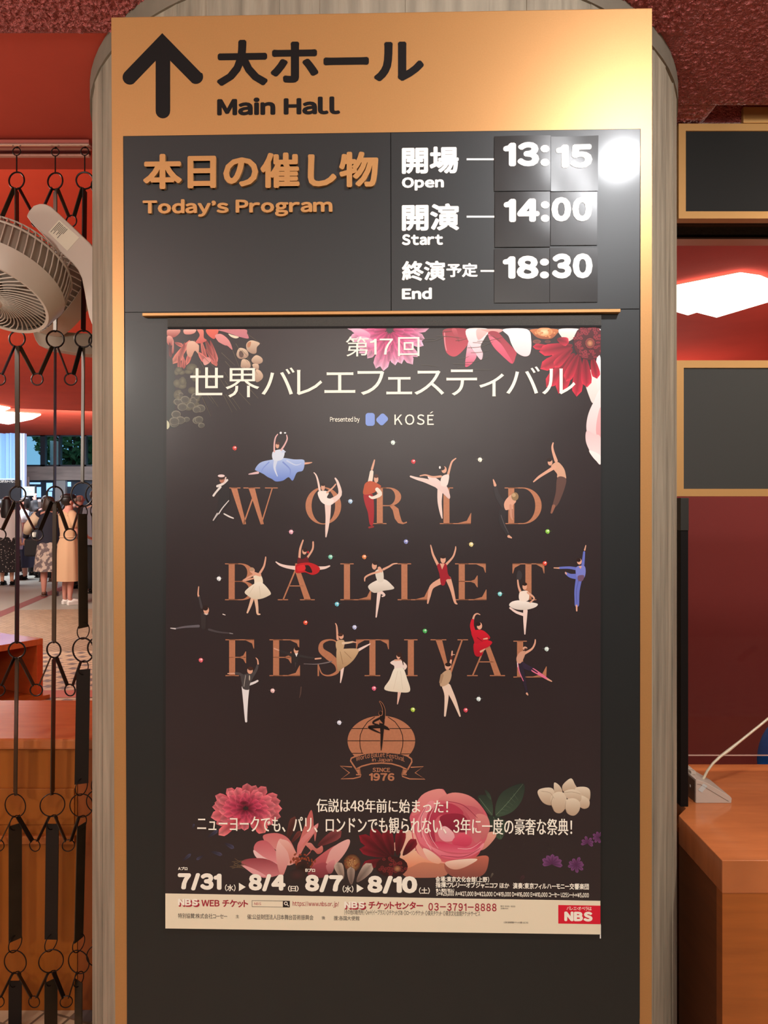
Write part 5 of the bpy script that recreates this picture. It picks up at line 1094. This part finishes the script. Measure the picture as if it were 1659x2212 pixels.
# ------------------------------------------------------------------ right side: boards, post, acrylic, desk, microphone, chair
def hboard(label, x0, y0, y1, Y, xr, fw, loc, pm=M_board):
    a, b = at(x0, y0, Y), at(x0, y1, Y); f = fw/F*Y
    root = thing('hanging_board', label, 'board', loc, 0, 'gold framed blackboards')
    o = Vector(loc)
    outer = [(a.x, a.z), (xr, a.z), (xr, b.z), (a.x, b.z)]; inner = [(a.x+f, a.z-f), (xr-f, a.z-f), (xr-f, b.z+f), (a.x+f, b.z+f)]
    m = MB()
    for i in range(4):
        j = (i+1) % 4; q = [outer[i], outer[j], inner[j], inner[i]]
        m.prism([(p[0]-o.x, p[1]-o.z) for p in q], lambda p, d: Vector((p[0], d, p[1])), Y - o.y, Y - o.y + .032)
    m.build('frame', M_brass, root)
    m = MB().box((a.x+f*.9-o.x, Y+.004-o.y, b.z+f*.9-o.z), (xr-f*.9-o.x, Y+.02-o.y, a.z-f*.9-o.z)); m.build('black_panel', pm, root)
    return root
Y1 = 1.955
hboard('wide gold framed blackboard just under the ceiling on the right', 1466, 267, 472, Y1, 2.6, 15.5, (1.2, Y1, at(0, 472, Y1).z), mat('shade_darkened_blackboard', (30, 30, 28), .6, 0, .25))  # panel colour darkened to paint in the shade close to the ceiling
Yb = 1.945
hboard('wide gold framed blackboard at eye level above the service window', 1461, 778.5, 1072, Yb, 2.6, 16, (1.2, Yb, at(0, 1072, Yb).z))
gb_ = thing('gold_sign_block', 'short gold box sign above the top blackboard, at the right edge', 'sign', (1.3, 1.952, at(0, 265, 1.952).z))
a, b = at(1606, 229.5, 1.952), at(2000, 264.5, 1.952)
m = MB().box((a.x - 1.3, 0, 0), (2.4 - 1.3, .014, a.z - b.z)); m.build('box', M_brass, gb_, bevel=.002)
MB().box((a.x + .1 - 1.3, .003, a.z - b.z), (a.x + .14 - 1.3, .011, ZC + .06 - b.z)).build('hanger', M_irond, gb_)
sh = thing('shutter_housing', 'dark brown shutter housing below the top blackboard', 'shutter housing', (1.4, 2.12, at(0, 517, 2.12).z))
so_ = Vector(sh.location)
def shp(name, y0, y1, Y, m):
    a, b = at(1464, y0, Y), at(1464, y1, Y); mb = MB().box((.765, Y, b.z), (2.7, Y + .05, a.z)); mb.v = [tuple(Vector(p) - so_) for p in mb.v]; return mb.build(name, m, sh, bevel=.001)
shp('upper_rail', 440, 486.5, 2.10, mat('dull_brown_metal', (96, 70, 56), .4, .3)); shp('speckled_band', 486.5, 506, 2.115, mat('dark_speckled_metal', (58, 50, 42), .6, noise=(160, .3))); shp('groove', 506, 512, 2.13, M_black); shp('lower_rail', 512, 515.5, 2.11, mat('dull_brown_metal', (0,0,0))); shp('painted_highlight', 515.5, 517.5, 2.105, mat('rose_highlight', (206, 150, 130), .4))  # the last pale strip is a painted highlight along the lower rail
# post
ZT = .65
pp = thing('black_post', 'slim black upright post on the desk beside the column', 'post', at(1479, 1743, 1.939))
a, b = at(1470.5, 1146, 1.939), at(1487, 1743, 1.939); o = Vector(pp.location)
MB().box((a.x-o.x, 0, ZT-o.z), (b.x-o.x, .03, a.z-o.z)).build('upright', M_black, pp, bevel=.0008)
c = at(1470, 1075.5, 1.939); MB().box((a.x-.001-o.x, -.003, a.z-o.z), (b.x-o.x, .028, c.z-o.z)).build('grey_head', mat('dark_grey_bracket', (58, 58, 54), .4, .3), pp, bevel=.001)
# acrylic
am = bpy.data.materials.new('clear_acrylic'); am.use_nodes = True; ab = am.node_tree.nodes['Principled BSDF']
ab.inputs['Base Color'].default_value = (.97, .97, .97, 1); ab.inputs['Roughness'].default_value = .03; ab.inputs['Transmission Weight'].default_value = 1; ab.inputs['IOR'].default_value = 1.25
Ya = 2.21; z0 = at(0, 1631, Ya).z; x0 = at(1487, 1600, Ya).x
ac = thing('acrylic_screen', 'clear acrylic screen hanging over the reception desk', 'screen', (1.4, Ya, z0))
MB().box((x0-1.4, 0, 0), (2.6-1.4, .004, 1.62-z0)).build('sheet', am, ac)
MB().box((x0-1.4, -.0005, -.0022), (2.6-1.4, .0045, .0004)).build('polished_edge', mat('bright_acrylic_edge', (226, 196, 180), .15, 0, .8), ac)
MB().box((x0-1.4, .004, 1.60-z0), (2.6-1.4, .03, 1.64-z0)).build('top_clamp', M_plastd, ac)
# desk
Yd0 = (H-ZT)*F/(1859-HOR); Yd1 = (H-ZT)*F/(1651-HOR); xl = (1560-CX)/F*Yd0
dk_ = thing('reception_desk', 'glossy orange wooden reception desk at lower right', 'desk', (1.5, 1.9, 0)); o = Vector(dk_.location)
out = [(xl, Yd0), (2.6, Yd0), (2.6, Yd1), (.757, Yd1), (.757, 1.93), (xl, 1.885)]
th = (1930-1859)/F*Yd0
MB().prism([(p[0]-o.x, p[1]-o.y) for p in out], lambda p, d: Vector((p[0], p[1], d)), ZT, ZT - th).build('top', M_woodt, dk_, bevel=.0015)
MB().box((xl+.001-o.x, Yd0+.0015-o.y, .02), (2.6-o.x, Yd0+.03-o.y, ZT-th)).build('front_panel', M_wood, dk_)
MB().box((xl+.001-o.x, Yd0+.03-o.y, .02), (xl+.028-o.x, 1.885-o.y, ZT-th)).build('side_panel', mat('shade_darkened_wood', (128, 70, 32), .5, noise=(9, .13, (.5, .5, 5))), dk_)  # same wood coloured darker, painting in the shade on this side
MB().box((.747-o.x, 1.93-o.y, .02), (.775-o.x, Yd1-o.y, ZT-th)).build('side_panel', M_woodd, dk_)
MB().box((xl+.05-o.x, Yd0+.06-o.y, 0), (2.5-o.x, Yd1-.05-o.y, .02)).build('plinth', M_black, dk_)
# gooseneck microphone
Ym = (H-ZT)*F/(1735-HOR); px = lambda x: (x-CX)/F*Ym; pz = lambda y: H-(y-HOR)/F*Ym
mc = thing('gooseneck_microphone', 'off-white wedge shaped desk microphone with a thin neck on the desk', 'microphone', (px(1540), Ym, ZT)); o = Vector(mc.location)
prof = [(px(1503), ZT), (px(1580), ZT), (px(1581), pz(1725)), (px(1577.5), pz(1720.5)), (px(1525), pz(1690.5)), (px(1507), pz(1684)), (px(1503), pz(1684))]
m = MB().prism([(p[0]-o.x, p[1]-o.z) for p in prof], lambda p, d: Vector((p[0], d, p[1])), 0, .125); base = m.build('base', M_plast, mc, bevel=.0025)
MB().box((px(1503)-.0015-o.x, .004, .003), (px(1503)+.002-o.x, .121, pz(1688)-o.z)).build('end_cap', mat('dark_grey_brown_plastic', (92, 80, 68), .4), base)
MB().box((px(1503)-.0022-o.x, .03, .030), (px(1503)-.0012-o.x, .034, .036)).build('socket', M_white, base)
seam = MB(); seam.tube([(px(1506)-o.x, -.0004, pz(1693.5)-o.z), (px(1513)-o.x, -.0004, pz(1694.5)-o.z), (px(1574)-o.x, -.0004, pz(1731)-o.z)], .0006, 5); seam.build('seam_line', M_plastd, base)
tp = MB(); tp.prism([(px(x)-o.x, pz(y)-o.z) for x, y in ((1519.5,1692.5),(1528,1698),(1516,1712),(1508,1706.5))], lambda p, d: Vector((p[0], d, p[1])), -.0008, 0); tp.build('tape', mat('pale_blue_tape', (206, 216, 212), .3), base)
sl = Vector((px(1577.5)-px(1525), 0, pz(1720.5)-pz(1690.5))).normalized(); sn = Vector((-sl.z, 0, sl.x))
kb = MB()
for i in range(3):
    c = Vector((px(1506)+.004-o.x, .05+.024*i, pz(1684)-o.z+.003)); kb.box((c.x-.003, c.y-.009, c.z-.004), (c.x+.010, c.y+.009, c.z+.004))
kb.build('keys', M_plast, base, bevel=.001)
gd = MB()
for i in range(12):
    p = Vector((px(1528+i*3.8)-o.x, .006, pz(1693+i*2.17)-o.z)) + sn*.0002; gd.tube([p, p + Vector((0, .07, 0))], .0005, 4)
gd.build('speaker_slots', mat('dark_slot', (90, 80, 70), .6), base)
Yn = Ym + .055; nk = [(1515,1690),(1521,1679),(1528,1665),(1540,1649),(1556,1634),(1575,1620),(1600,1600),(1640,1568),(1690,1527),(1740,1490)]
M_neck = mat('ivory_metal_neck', (240, 232, 204), .25, .2)
MB().tube([at(x, y, Yn) - o for x, y in nk], [.0036,.0033,.0033,.0034,.0037,.0043,.0033,.0033,.0033,.0033], 10).build('neck', M_neck, mc, smooth=True)
h0 = at(1740, 1490, Yn) - o; h1 = at(1790, 1452, Yn) - o; MB().tube([h0, h0+(h1-h0)*.1, h1-(h1-h0)*.1, h1], [.004, .009, .009, .005], 12).build('capsule', M_irond, mc, smooth=True)
# blue chair
ch = thing('office_chair', 'blue padded chair behind the desk at the right edge', 'chair', (1.475, 2.75, 0))
M_blue = mat('blue_fabric', (24, 96, 176), .9, noise=(200, .1))
MB().ball((0, 0, .506), (.142, .035, .168), nu=32, nv=18).build('backrest', M_blue, ch, smooth=True)
MB().ball((0, -.27, .40), (.21, .22, .045), nu=24, nv=10).build('seat', M_blue, ch, smooth=True)
MB().tube([(0, -.25, .08), (0, -.25, .37)], .025, 12).build('post', M_irond, ch, smooth=True)
MB().tube([(0, -.25, .35), (0, .03, .34), (0, .03, .50)], .016, 8).build('back_stay', M_irond, ch, smooth=True)
for i in range(5):
    a = 2*PI*i/5 + .3; p = Vector((.24*math.cos(a), -.25 + .24*math.sin(a), .05)); lg = MB().tube([(0, -.25, .09), tuple(p + Vector((0, 0, .02)))], [.022, .014], 8).build('leg', M_irond, ch, smooth=True)
    MB().ball(p - Vector((0, 0, .022)), (.028, .028, .028)).build('caster', M_black, lg, smooth=True)
# ------------------------------------------------------------------ people waiting in the lobby
def M_(name, c, **k): return mat(name, c, k.pop('rough', .8), **k)
SKN = mat('skin', (214, 164, 138), .55); SKL = mat('pinkish_skin', (206, 146, 128), .55)
HAIR = mat('black_hair', (24, 20, 20), .45); HBR = mat('dark_brown_hair', (58, 42, 34), .45); HGR = mat('thin_grey_hair', (140, 124, 114), .6)
def skin_body(verts, edges, rad, root, m, sub=1):
    me = bpy.data.meshes.new('body'); me.from_pydata(verts, edges, []); ob = bpy.data.objects.new('body', me); COL.objects.link(ob)
    sk = ob.modifiers.new('skin', 'SKIN'); sk.use_smooth_shade = True
    for i, r in enumerate(rad):
        d = me.skin_vertices[0].data[i]; d.radius = r if isinstance(r, tuple) else (r, r); d.use_root = (i == 0)
    sb = ob.modifiers.new('sub', 'SUBSURF'); sb.levels = sub; sb.render_levels = sub
    dg = bpy.context.evaluated_depsgraph_get(); dg.update(); nm = bpy.data.meshes.new_from_object(ob.evaluated_get(dg))
    bpy.data.objects.remove(ob); bpy.data.meshes.remove(me)
    nm.materials.clear(); nm.materials.append(m)
    for p in nm.polygons: p.use_smooth = True
    o = bpy.data.objects.new('body', nm); COL.objects.link(o); o.parent = root; return o
def loft(rings, flute=0, nf=9, n=36, ph=0.0):
    m = MB(); vs = []; fs = []
    for i, (z, rx, ry, cx, cy) in enumerate(rings):
        fl = flute*i/(len(rings)-1)
        for k in range(n):
            t = 2*PI*k/n; s = 1 + fl*math.cos(nf*t + ph + .6*math.sin(2*t)); vs.append((cx + rx*s*math.cos(t), cy + ry*s*math.sin(t), z))
    for i in range(len(rings)-1):
        for k in range(n): k2 = (k+1) % n; fs.append((i*n+k, i*n+k2, (i+1)*n+k2, (i+1)*n+k))
    return m.add(vs, fs)
def person(label, px, py, rot, hgt, top, bottom, hair=HAIR, hairstyle='short', skin=SKN, arms=None, shoes=None, bow=0.0, sole=.0, wide=1.0, Y=None, mask=False, sleeve='long'):
    """feet at a pixel of the floor; faces -y before turning; arms: {side: [elbow, wrist]}; top/bottom: (kind, material)"""
    p = atz(px, py, 0) if Y is None else Vector(((px-CX)/F*Y, Y, 0))
    root = thing('person', label, 'person', (p.x, p.y, 0), rot, 'people waiting in the lobby'); k = hgt/1.65
    root.scale = (k, k, k)
    z0 = sole
    V = [(0,0,.88),(0,.005,1.03),(0,.005,1.22),(0,.01,1.36),(0,.005,1.43),(0,-.015,1.475),(0,-.012,1.545),(0,-.004,1.60)]
    V = [(x, y, z) for x, y, z in V]; E_ = [(0,1),(1,2),(2,3),(3,4),(4,5),(5,6),(6,7)]
    R = [(.150,.105),(.120,.090),(.145,.100),(.095,.070),.050,(.060,.070),(.076,.092),(.058,.070)]
    def add(v, pr, r): V.append(v); E_.append((pr, len(V)-1)); R.append(r); return len(V)-1
    bones = {}
    for s in (-1, 1):
        el, wr = (arms or {}).get(s, [(s*.215, .02, 1.09), (s*.205, -.05, .86)])
        sh = add((s*.155, .01, 1.345), 3, .055); e_ = add(el, sh, .040); w = add(wr, e_, .026)
        d = (Vector(wr) - Vector(el)).normalized(); pal = Vector(wr) + d*.055; side = d.cross(Vector((0, 1, 0))); side = side.normalized() if side.length > .2 else Vector((1, 0, 0)); fwd = d.cross(side).normalized()
        pi_ = add(tuple(pal), w, (.032, .018))
        for f, ln in ((-.026, .050), (-.009, .062), (.009, .066), (.026, .056)):
            b = pal + d*.025 + side*f; b1 = add(tuple(b + d*ln*.5 + fwd*.004), pi_, .0085); add(tuple(b + d*ln + fwd*.018), b1, .0065)
        t1 = add(tuple(Vector(wr) + d*.03 + side*.035*(-s)), w, .010); add(tuple(Vector(wr) + d*.065 + side*.052*(-s) + fwd*.012), t1, .008)
        bones[s] = [(s*.155, .01, 1.345), el, wr]
        hp = add((s*.085, 0, .80), 0, .085*wide); kn = add((s*.085, -.012, .46), hp, .053*wide); cf = add((s*.085, .010, .31), kn, .052*wide); an = add((s*.085, .022, .085), cf, .033); hl = add((s*.087, -.03, .04), an, .034); add((s*.095, -.125, .028), hl, .028)
        bones[s+10] = [(s*.085, 0, .86), (s*.085, -.012, .46), (s*.085, .022, .085)]
    body = skin_body(V, E_, R, root, skin)
    # face
    fm = MB()
    for s in (-1, 1): fm.ball((s*.031, -.098, 1.548), (.010, .006, .006), nu=10, nv=6)
    fm.build('eyes', HAIR, root, smooth=True)
    nm = MB(); nm.ball((0, -.108, 1.522), (.011, .016, .018), nu=10, nv=6); nm.build('nose', skin, root, smooth=True)
    mm = MB(); mm.ball((0, -.093, 1.486), (.024, .008, .007), nu=10, nv=6); mm.build('mouth', mat('lips', (176, 100, 90), .5), root, smooth=True)
    em = MB()
    for s in (-1, 1): em.ball((s*.080, .002, 1.535), (.012, .020, .032), nu=10, nv=6)
    em.build('ears', skin, root, smooth=True)
    if mask:
        mk = MB(); mk.ball((0, -.070, 1.490), (.062, .050, .046), nu=18, nv=10); mk.tube([(s_*.075, -.02, 1.52) for s_ in (-1, 1)], .0, 4); mk.build('face_mask', mat('white_mask', (240, 236, 236), .8), root, smooth=True)
    # hair
    hm = MB()
    if hairstyle == 'bald':
        for s in (-1, 1): hm.ball((s*.07, .03, 1.535), (.022, .055, .045), nu=12, nv=8)
        hm.ball((0, .082, 1.53), (.06, .02, .05), nu=12, nv=8)
    else:
        hm.ball((0, .012, 1.565), (.090, .103, .096), nu=22, nv=14); hm.v = [(x, max(y, -.062 - .25*max(0, z-1.575)) if z < 1.61 else y, z) if y < 0 and z < 1.63 else (x, y, z) for x, y, z in hm.v]
        hm.v = [(x, y, z) if not (y < -.02 and z < 1.575) else (x, max(y, .0), z) for x, y, z in hm.v]
        if hairstyle == 'long': hm.v += [] ; hm.add(*(lambda l: (l.v, l.f))(loft([(1.60,.085,.075,0,.035),(1.50,.095,.062,0,.055),(1.38,.098,.050,0,.080),(1.27,.080,.035,0,.098),(1.22,.035,.015,0,.10)], .06, 7)))
        if hairstyle == 'bob': hm.add(*(lambda l: (l.v, l.f))(loft([(1.62,.086,.080,0,.030),(1.53,.102,.075,0,.045),(1.45,.104,.066,0,.050),(1.42,.085,.045,0,.05)], .04, 7)))
        if hairstyle == 'bun': hm.ball((0, .115, 1.52), (.048, .045, .05), nu=14, nv=10)
        if hairstyle == 'pony': hm.ball((0, .11, 1.50), (.045, .04, .06), nu=14, nv=10); hm.tube([(0,.12,1.50),(.01,.14,1.40),(.0,.12,1.28)], [.035,.04,.012], 10)
        if hairstyle == 'cap': hm.ball((0, .0, 1.615), (.098, .12, .045), nu=20, nv=8)
    hm.build('hair', hair, root, smooth=True)
    # clothes
    kind, tm = top
    if kind == 'dress':
        loft([(1.41,.062,.056,0,.004),(1.385,.125,.075,0,.005),(1.34,.178,.098,0,.006),(1.22,.176,.122,0,0),(1.06,.150,.112,0,0),(1.0,.152,.115,0,0),(.90,.184,.142,0,.005),(.60,.205,.165,0,.005),(.36,.222,.185,0,.005)], .035, 8).build('dress', tm, root, smooth=True)
        MB().tube([(.153*math.cos(t*PI/12), .116*math.sin(t*PI/12), 1.01) for t in range(24)], .008, 6, closed=True).build('waist_seam', tm, root, smooth=True)
    else:
        z1 = {'blouse': .80, 'shirt': .86, 'jacket': .78}.get(kind, .86)
        loft([(1.415,.062,.056,0,.004),(1.385,.125,.076,0,.006),(1.34,.180,.100,0,.008),(1.22,.185,.128,0,.003),(1.05,.176,.128,0,.003),(.92,.185,.140,0,.003),(z1,.196,.148,0,.003)], .02, 9).build('top', tm, root, smooth=True)
    sm = MB()
    for s in (-1, 1):
        a, b, c = [Vector(q) for q in bones[s]]
        if sleeve == 'long': sm.tube([a - Vector((s*.02, 0, 0)), a, (a+b)/2, b, b + (c-b)*.5, b + (c-b)*.88], [.072,.070,.062,.056,.050,.046], 12)
        else: sm.tube([a - Vector((s*.02, 0, 0)), a, a + (b-a)*.5, a + (b-a)*.8], [.072,.072,.066,.062], 12)
    sm.build('sleeves', tm, root, smooth=True)
    if bottom:
        kind, bm_ = bottom
        if kind == 'trousers':
            for s in (-1, 1):
                a, b, c = bones[s+10]; MB().tube([(a[0], a[1], .90), a, ((a[0]+b[0])/2, -.005, .66), b, (b[0], .006, .28), (c[0], c[1]-.005, .075)], [.098,.102,.088,.072,.066,.062], 14).build('trouser_leg', bm_, root, smooth=True)
        else:
            zl = .25 if kind == 'long_skirt' else .42
            loft([(.98,.150,.112,0,.003),(.88,.185,.145,0,.004),(.66,.215,.180,0,.004),(zl,.245,.210,0,.004)], .05 if kind == 'long_skirt' else .03, 10).build('skirt', bm_, root, smooth=True)
    shm = shoes or M_black
    for s in (-1, 1):
        m = MB(); m.prism([(s*.087 + x, y) for x, y in ((-.036,.055),(.036,.055),(.042,-.06),(.040,-.13),(.015,-.165),(-.015,-.165),(-.036,-.13),(-.038,-.06))], lambda p_, d: Vector((p_[0], p_[1], d)), 0, .022 + sole)
        so = m.build('shoe', shm, root, bevel=.006); u = MB(); u.tube([(s*.087, .045, .045), (s*.088, -.03, .058), (s*.090, -.11, .040), (s*.090, -.15, .028)], [.030,.040,.038,.022], 10); u.build('upper', shm, so, smooth=True)
    return root
def cloth_noise(name, c1, c2, scale, thr=.5, tex='noise'):
    m = bpy.data.materials.new(name); m.use_nodes = True; n = m.node_tree.nodes; l = m.node_tree.links; b = n['Principled BSDF']; b.inputs['Roughness'].default_value = .85
    tc = n.new('ShaderNodeTexCoord'); t = n.new('ShaderNodeTexNoise' if tex == 'noise' else 'ShaderNodeTexVoronoi'); t.inputs['Scale'].default_value = scale; l.new(tc.outputs['Object'], t.inputs[0])
    r = n.new('ShaderNodeValToRGB'); r.color_ramp.elements[0].position = thr - .04; r.color_ramp.elements[1].position = thr + .04
    r.color_ramp.elements[0].color = (*lin(c1), 1); r.color_ramp.elements[1].color = (*lin(c2), 1); l.new(t.outputs[0], r.inputs[0]); l.new(r.outputs[0], b.inputs['Base Color']); return m
M_dot = cloth_noise('black_white_patterned_cloth', (180, 176, 170), (36, 34, 36), 28, .22, 'v'); M_flo = cloth_noise('grey_floral_cloth', (112, 100, 100), (196, 180, 164), 14, .52)
M_beige = M_('beige_linen', (202, 164, 128)); M_wht = M_('white_blouse_cloth', (226, 224, 222)); M_cream = M_('cream_cardigan_cloth', (220, 200, 172)); M_navy = M_('navy_cloth', (30, 32, 48)); M_blk = M_('black_cloth', (26, 25, 28)); M_gry = M_('grey_cloth', (120, 120, 128)); M_blu = M_('blue_cloth', (60, 80, 170)); M_dress = M_('dark_patterned_cloth', (44, 46, 66))
FWD = PI     # back to the camera
person('person in a beige belted dress and white platform sandals, seen from behind, nearest the column', 148, 1306, FWD - .75, 1.62, ('dress', M_beige), None, HAIR, 'cap', SKL, shoes=mat('white_sandal', (226, 222, 214), .5), sole=.03, mask=True, sleeve='short', arms={1: [(.215, -.02, 1.10), (.14, -.20, 1.02)], -1: [(-.215, -.02, 1.10), (-.14, -.20, 1.02)]})
c_ = person('person in a grey floral skirt, navy top and cream sleeves left of the beige dress', 107, 1288, FWD + .25, 1.60, ('blouse', M_navy), ('skirt', M_flo), HBR, 'bob', SKL, shoes=mat('brown_sandal', (92, 62, 48), .5), wide=1.15, arms={-1: [(-.24, .02, 1.12), (-.26, -.2, 1.05)], 1: [(.33, -.05, 1.16), (.40, -.16, .95)]})
MB().tube([(.17,.01,1.345),(.25,-.03,1.25),(.33,-.05,1.16),(.37,-.11,1.05)], [.085,.085,.075,.06], 12).build('cream_sleeve', M_cream, c_, smooth=True)
MB().box((.16, -.2, .66), (.40, -.05, .95)).build('black_shoulder_bag', M_blk, c_, bevel=.03)
a_ = person('person in a white blouse and long black patterned skirt at the left edge', 16, 1264, FWD + .1, 1.63, ('blouse', M_wht), ('long_skirt', M_dot), HAIR, 'long', SKN, wide=1.0)
b_p = person('person turning to the left with a striped grey backpack over a white shirt', 52, 1252, -1.25, 1.64, ('shirt', M_wht), ('long_skirt', M_dress), HAIR, 'bob', SKL, sleeve='short')
loft([(1.36,.13,.07,0,.16),(1.25,.155,.09,0,.17),(1.05,.16,.10,0,.17),(.95,.14,.08,0,.16)], 0, 4).build('backpack', cloth_noise('striped_grey_cloth', (60, 62, 70), (130, 134, 140), 40, .5), b_p, smooth=True)
tb = thing('tote_bag', 'pale lavender tote bag hanging between the white blouse and the cream sleeve', 'bag', (atz(52, 1252, 0).x, atz(52, 1252, 0).y - .35, .62))
loft([(0,.13,.04,0,0),(.05,.14,.06,0,0),(.24,.15,.05,0,0),(.34,.15,.03,0,0)], 0, 4).build('bag_body', mat('lavender_canvas', (200, 190, 226), .8), tb, smooth=True)
for y in (-.02, .02): MB().tube([(-.07, y, .33), (-.05, y, .50), (.0, y, .56), (.05, y, .50), (.07, y, .33)], .007, 6).build('handle', mat('lavender_canvas', (0,0,0)), tb, smooth=True)
f_ = person('person in black trousers holding a phone up high with both hands', 100, 1256, FWD + .05, 1.66, ('shirt', M_blk), ('trousers', M_blk), HAIR, 'short', SKL, shoes=mat('brown_shoe', (80, 56, 44), .5), arms={1: [(-.0 + .26, -.14, 1.40), (.30, -.22, 1.58)], -1: [(-.26, -.14, 1.36), (-.36, -.2, 1.56)]})
ph = thing('phone', 'small phone held up by the person in black trousers', 'phone', tuple(Vector((atz(100, 1256, 0).x + .38, atz(100, 1256, 0).y + .30, 1.66))))
MB().box((-.075, 0, -.035), (.075, .009, .035)).build('case', M_black, ph, bevel=.004); MB().box((-.068, -.001, -.030), (.068, 0, .030)).build('screen', mat('lit_phone_screen', (90, 180, 220), .3, emit=.8), ph)
person('balding person with grey hair in dark clothes behind the hanging ring near the column', 170, 1272, FWD - .6, 1.70, ('jacket', M_blk), ('trousers', M_blk), HGR, 'bald', SKL)
person('person with dark hair half hidden by the column edge', 208, 1282, FWD - .3, 1.72, ('jacket', M_gry), ('trousers', M_blk), HBR, 'short', SKN)
for i, (x, y, h, t, hr, st, lb) in enumerate(((74, 1243, 1.58, M_gry, HAIR, 'bob', 'dark haired person in grey, further back between the white shirt and the floral skirt'), (60, 1238, 1.56, M_blu, HBR, 'bob', 'person in blue furthest back beneath the notice panel'), (2, 1244, 1.60, M_blk, HAIR, 'short', 'person in black behind the white blouse at the left edge'), (88, 1248, 1.60, M_cream, HBR, 'long', 'brown haired person in cream, partly hidden behind the floral skirt'), (129, 1235, 1.60, M_navy, HAIR, 'bob', 'person in navy far back, just left of the raised phone'))):
    person(lb, x, y, FWD + rnd(-.5, .5), h, ('shirt', t), ('trousers', M_blk), hr, st, SKN)
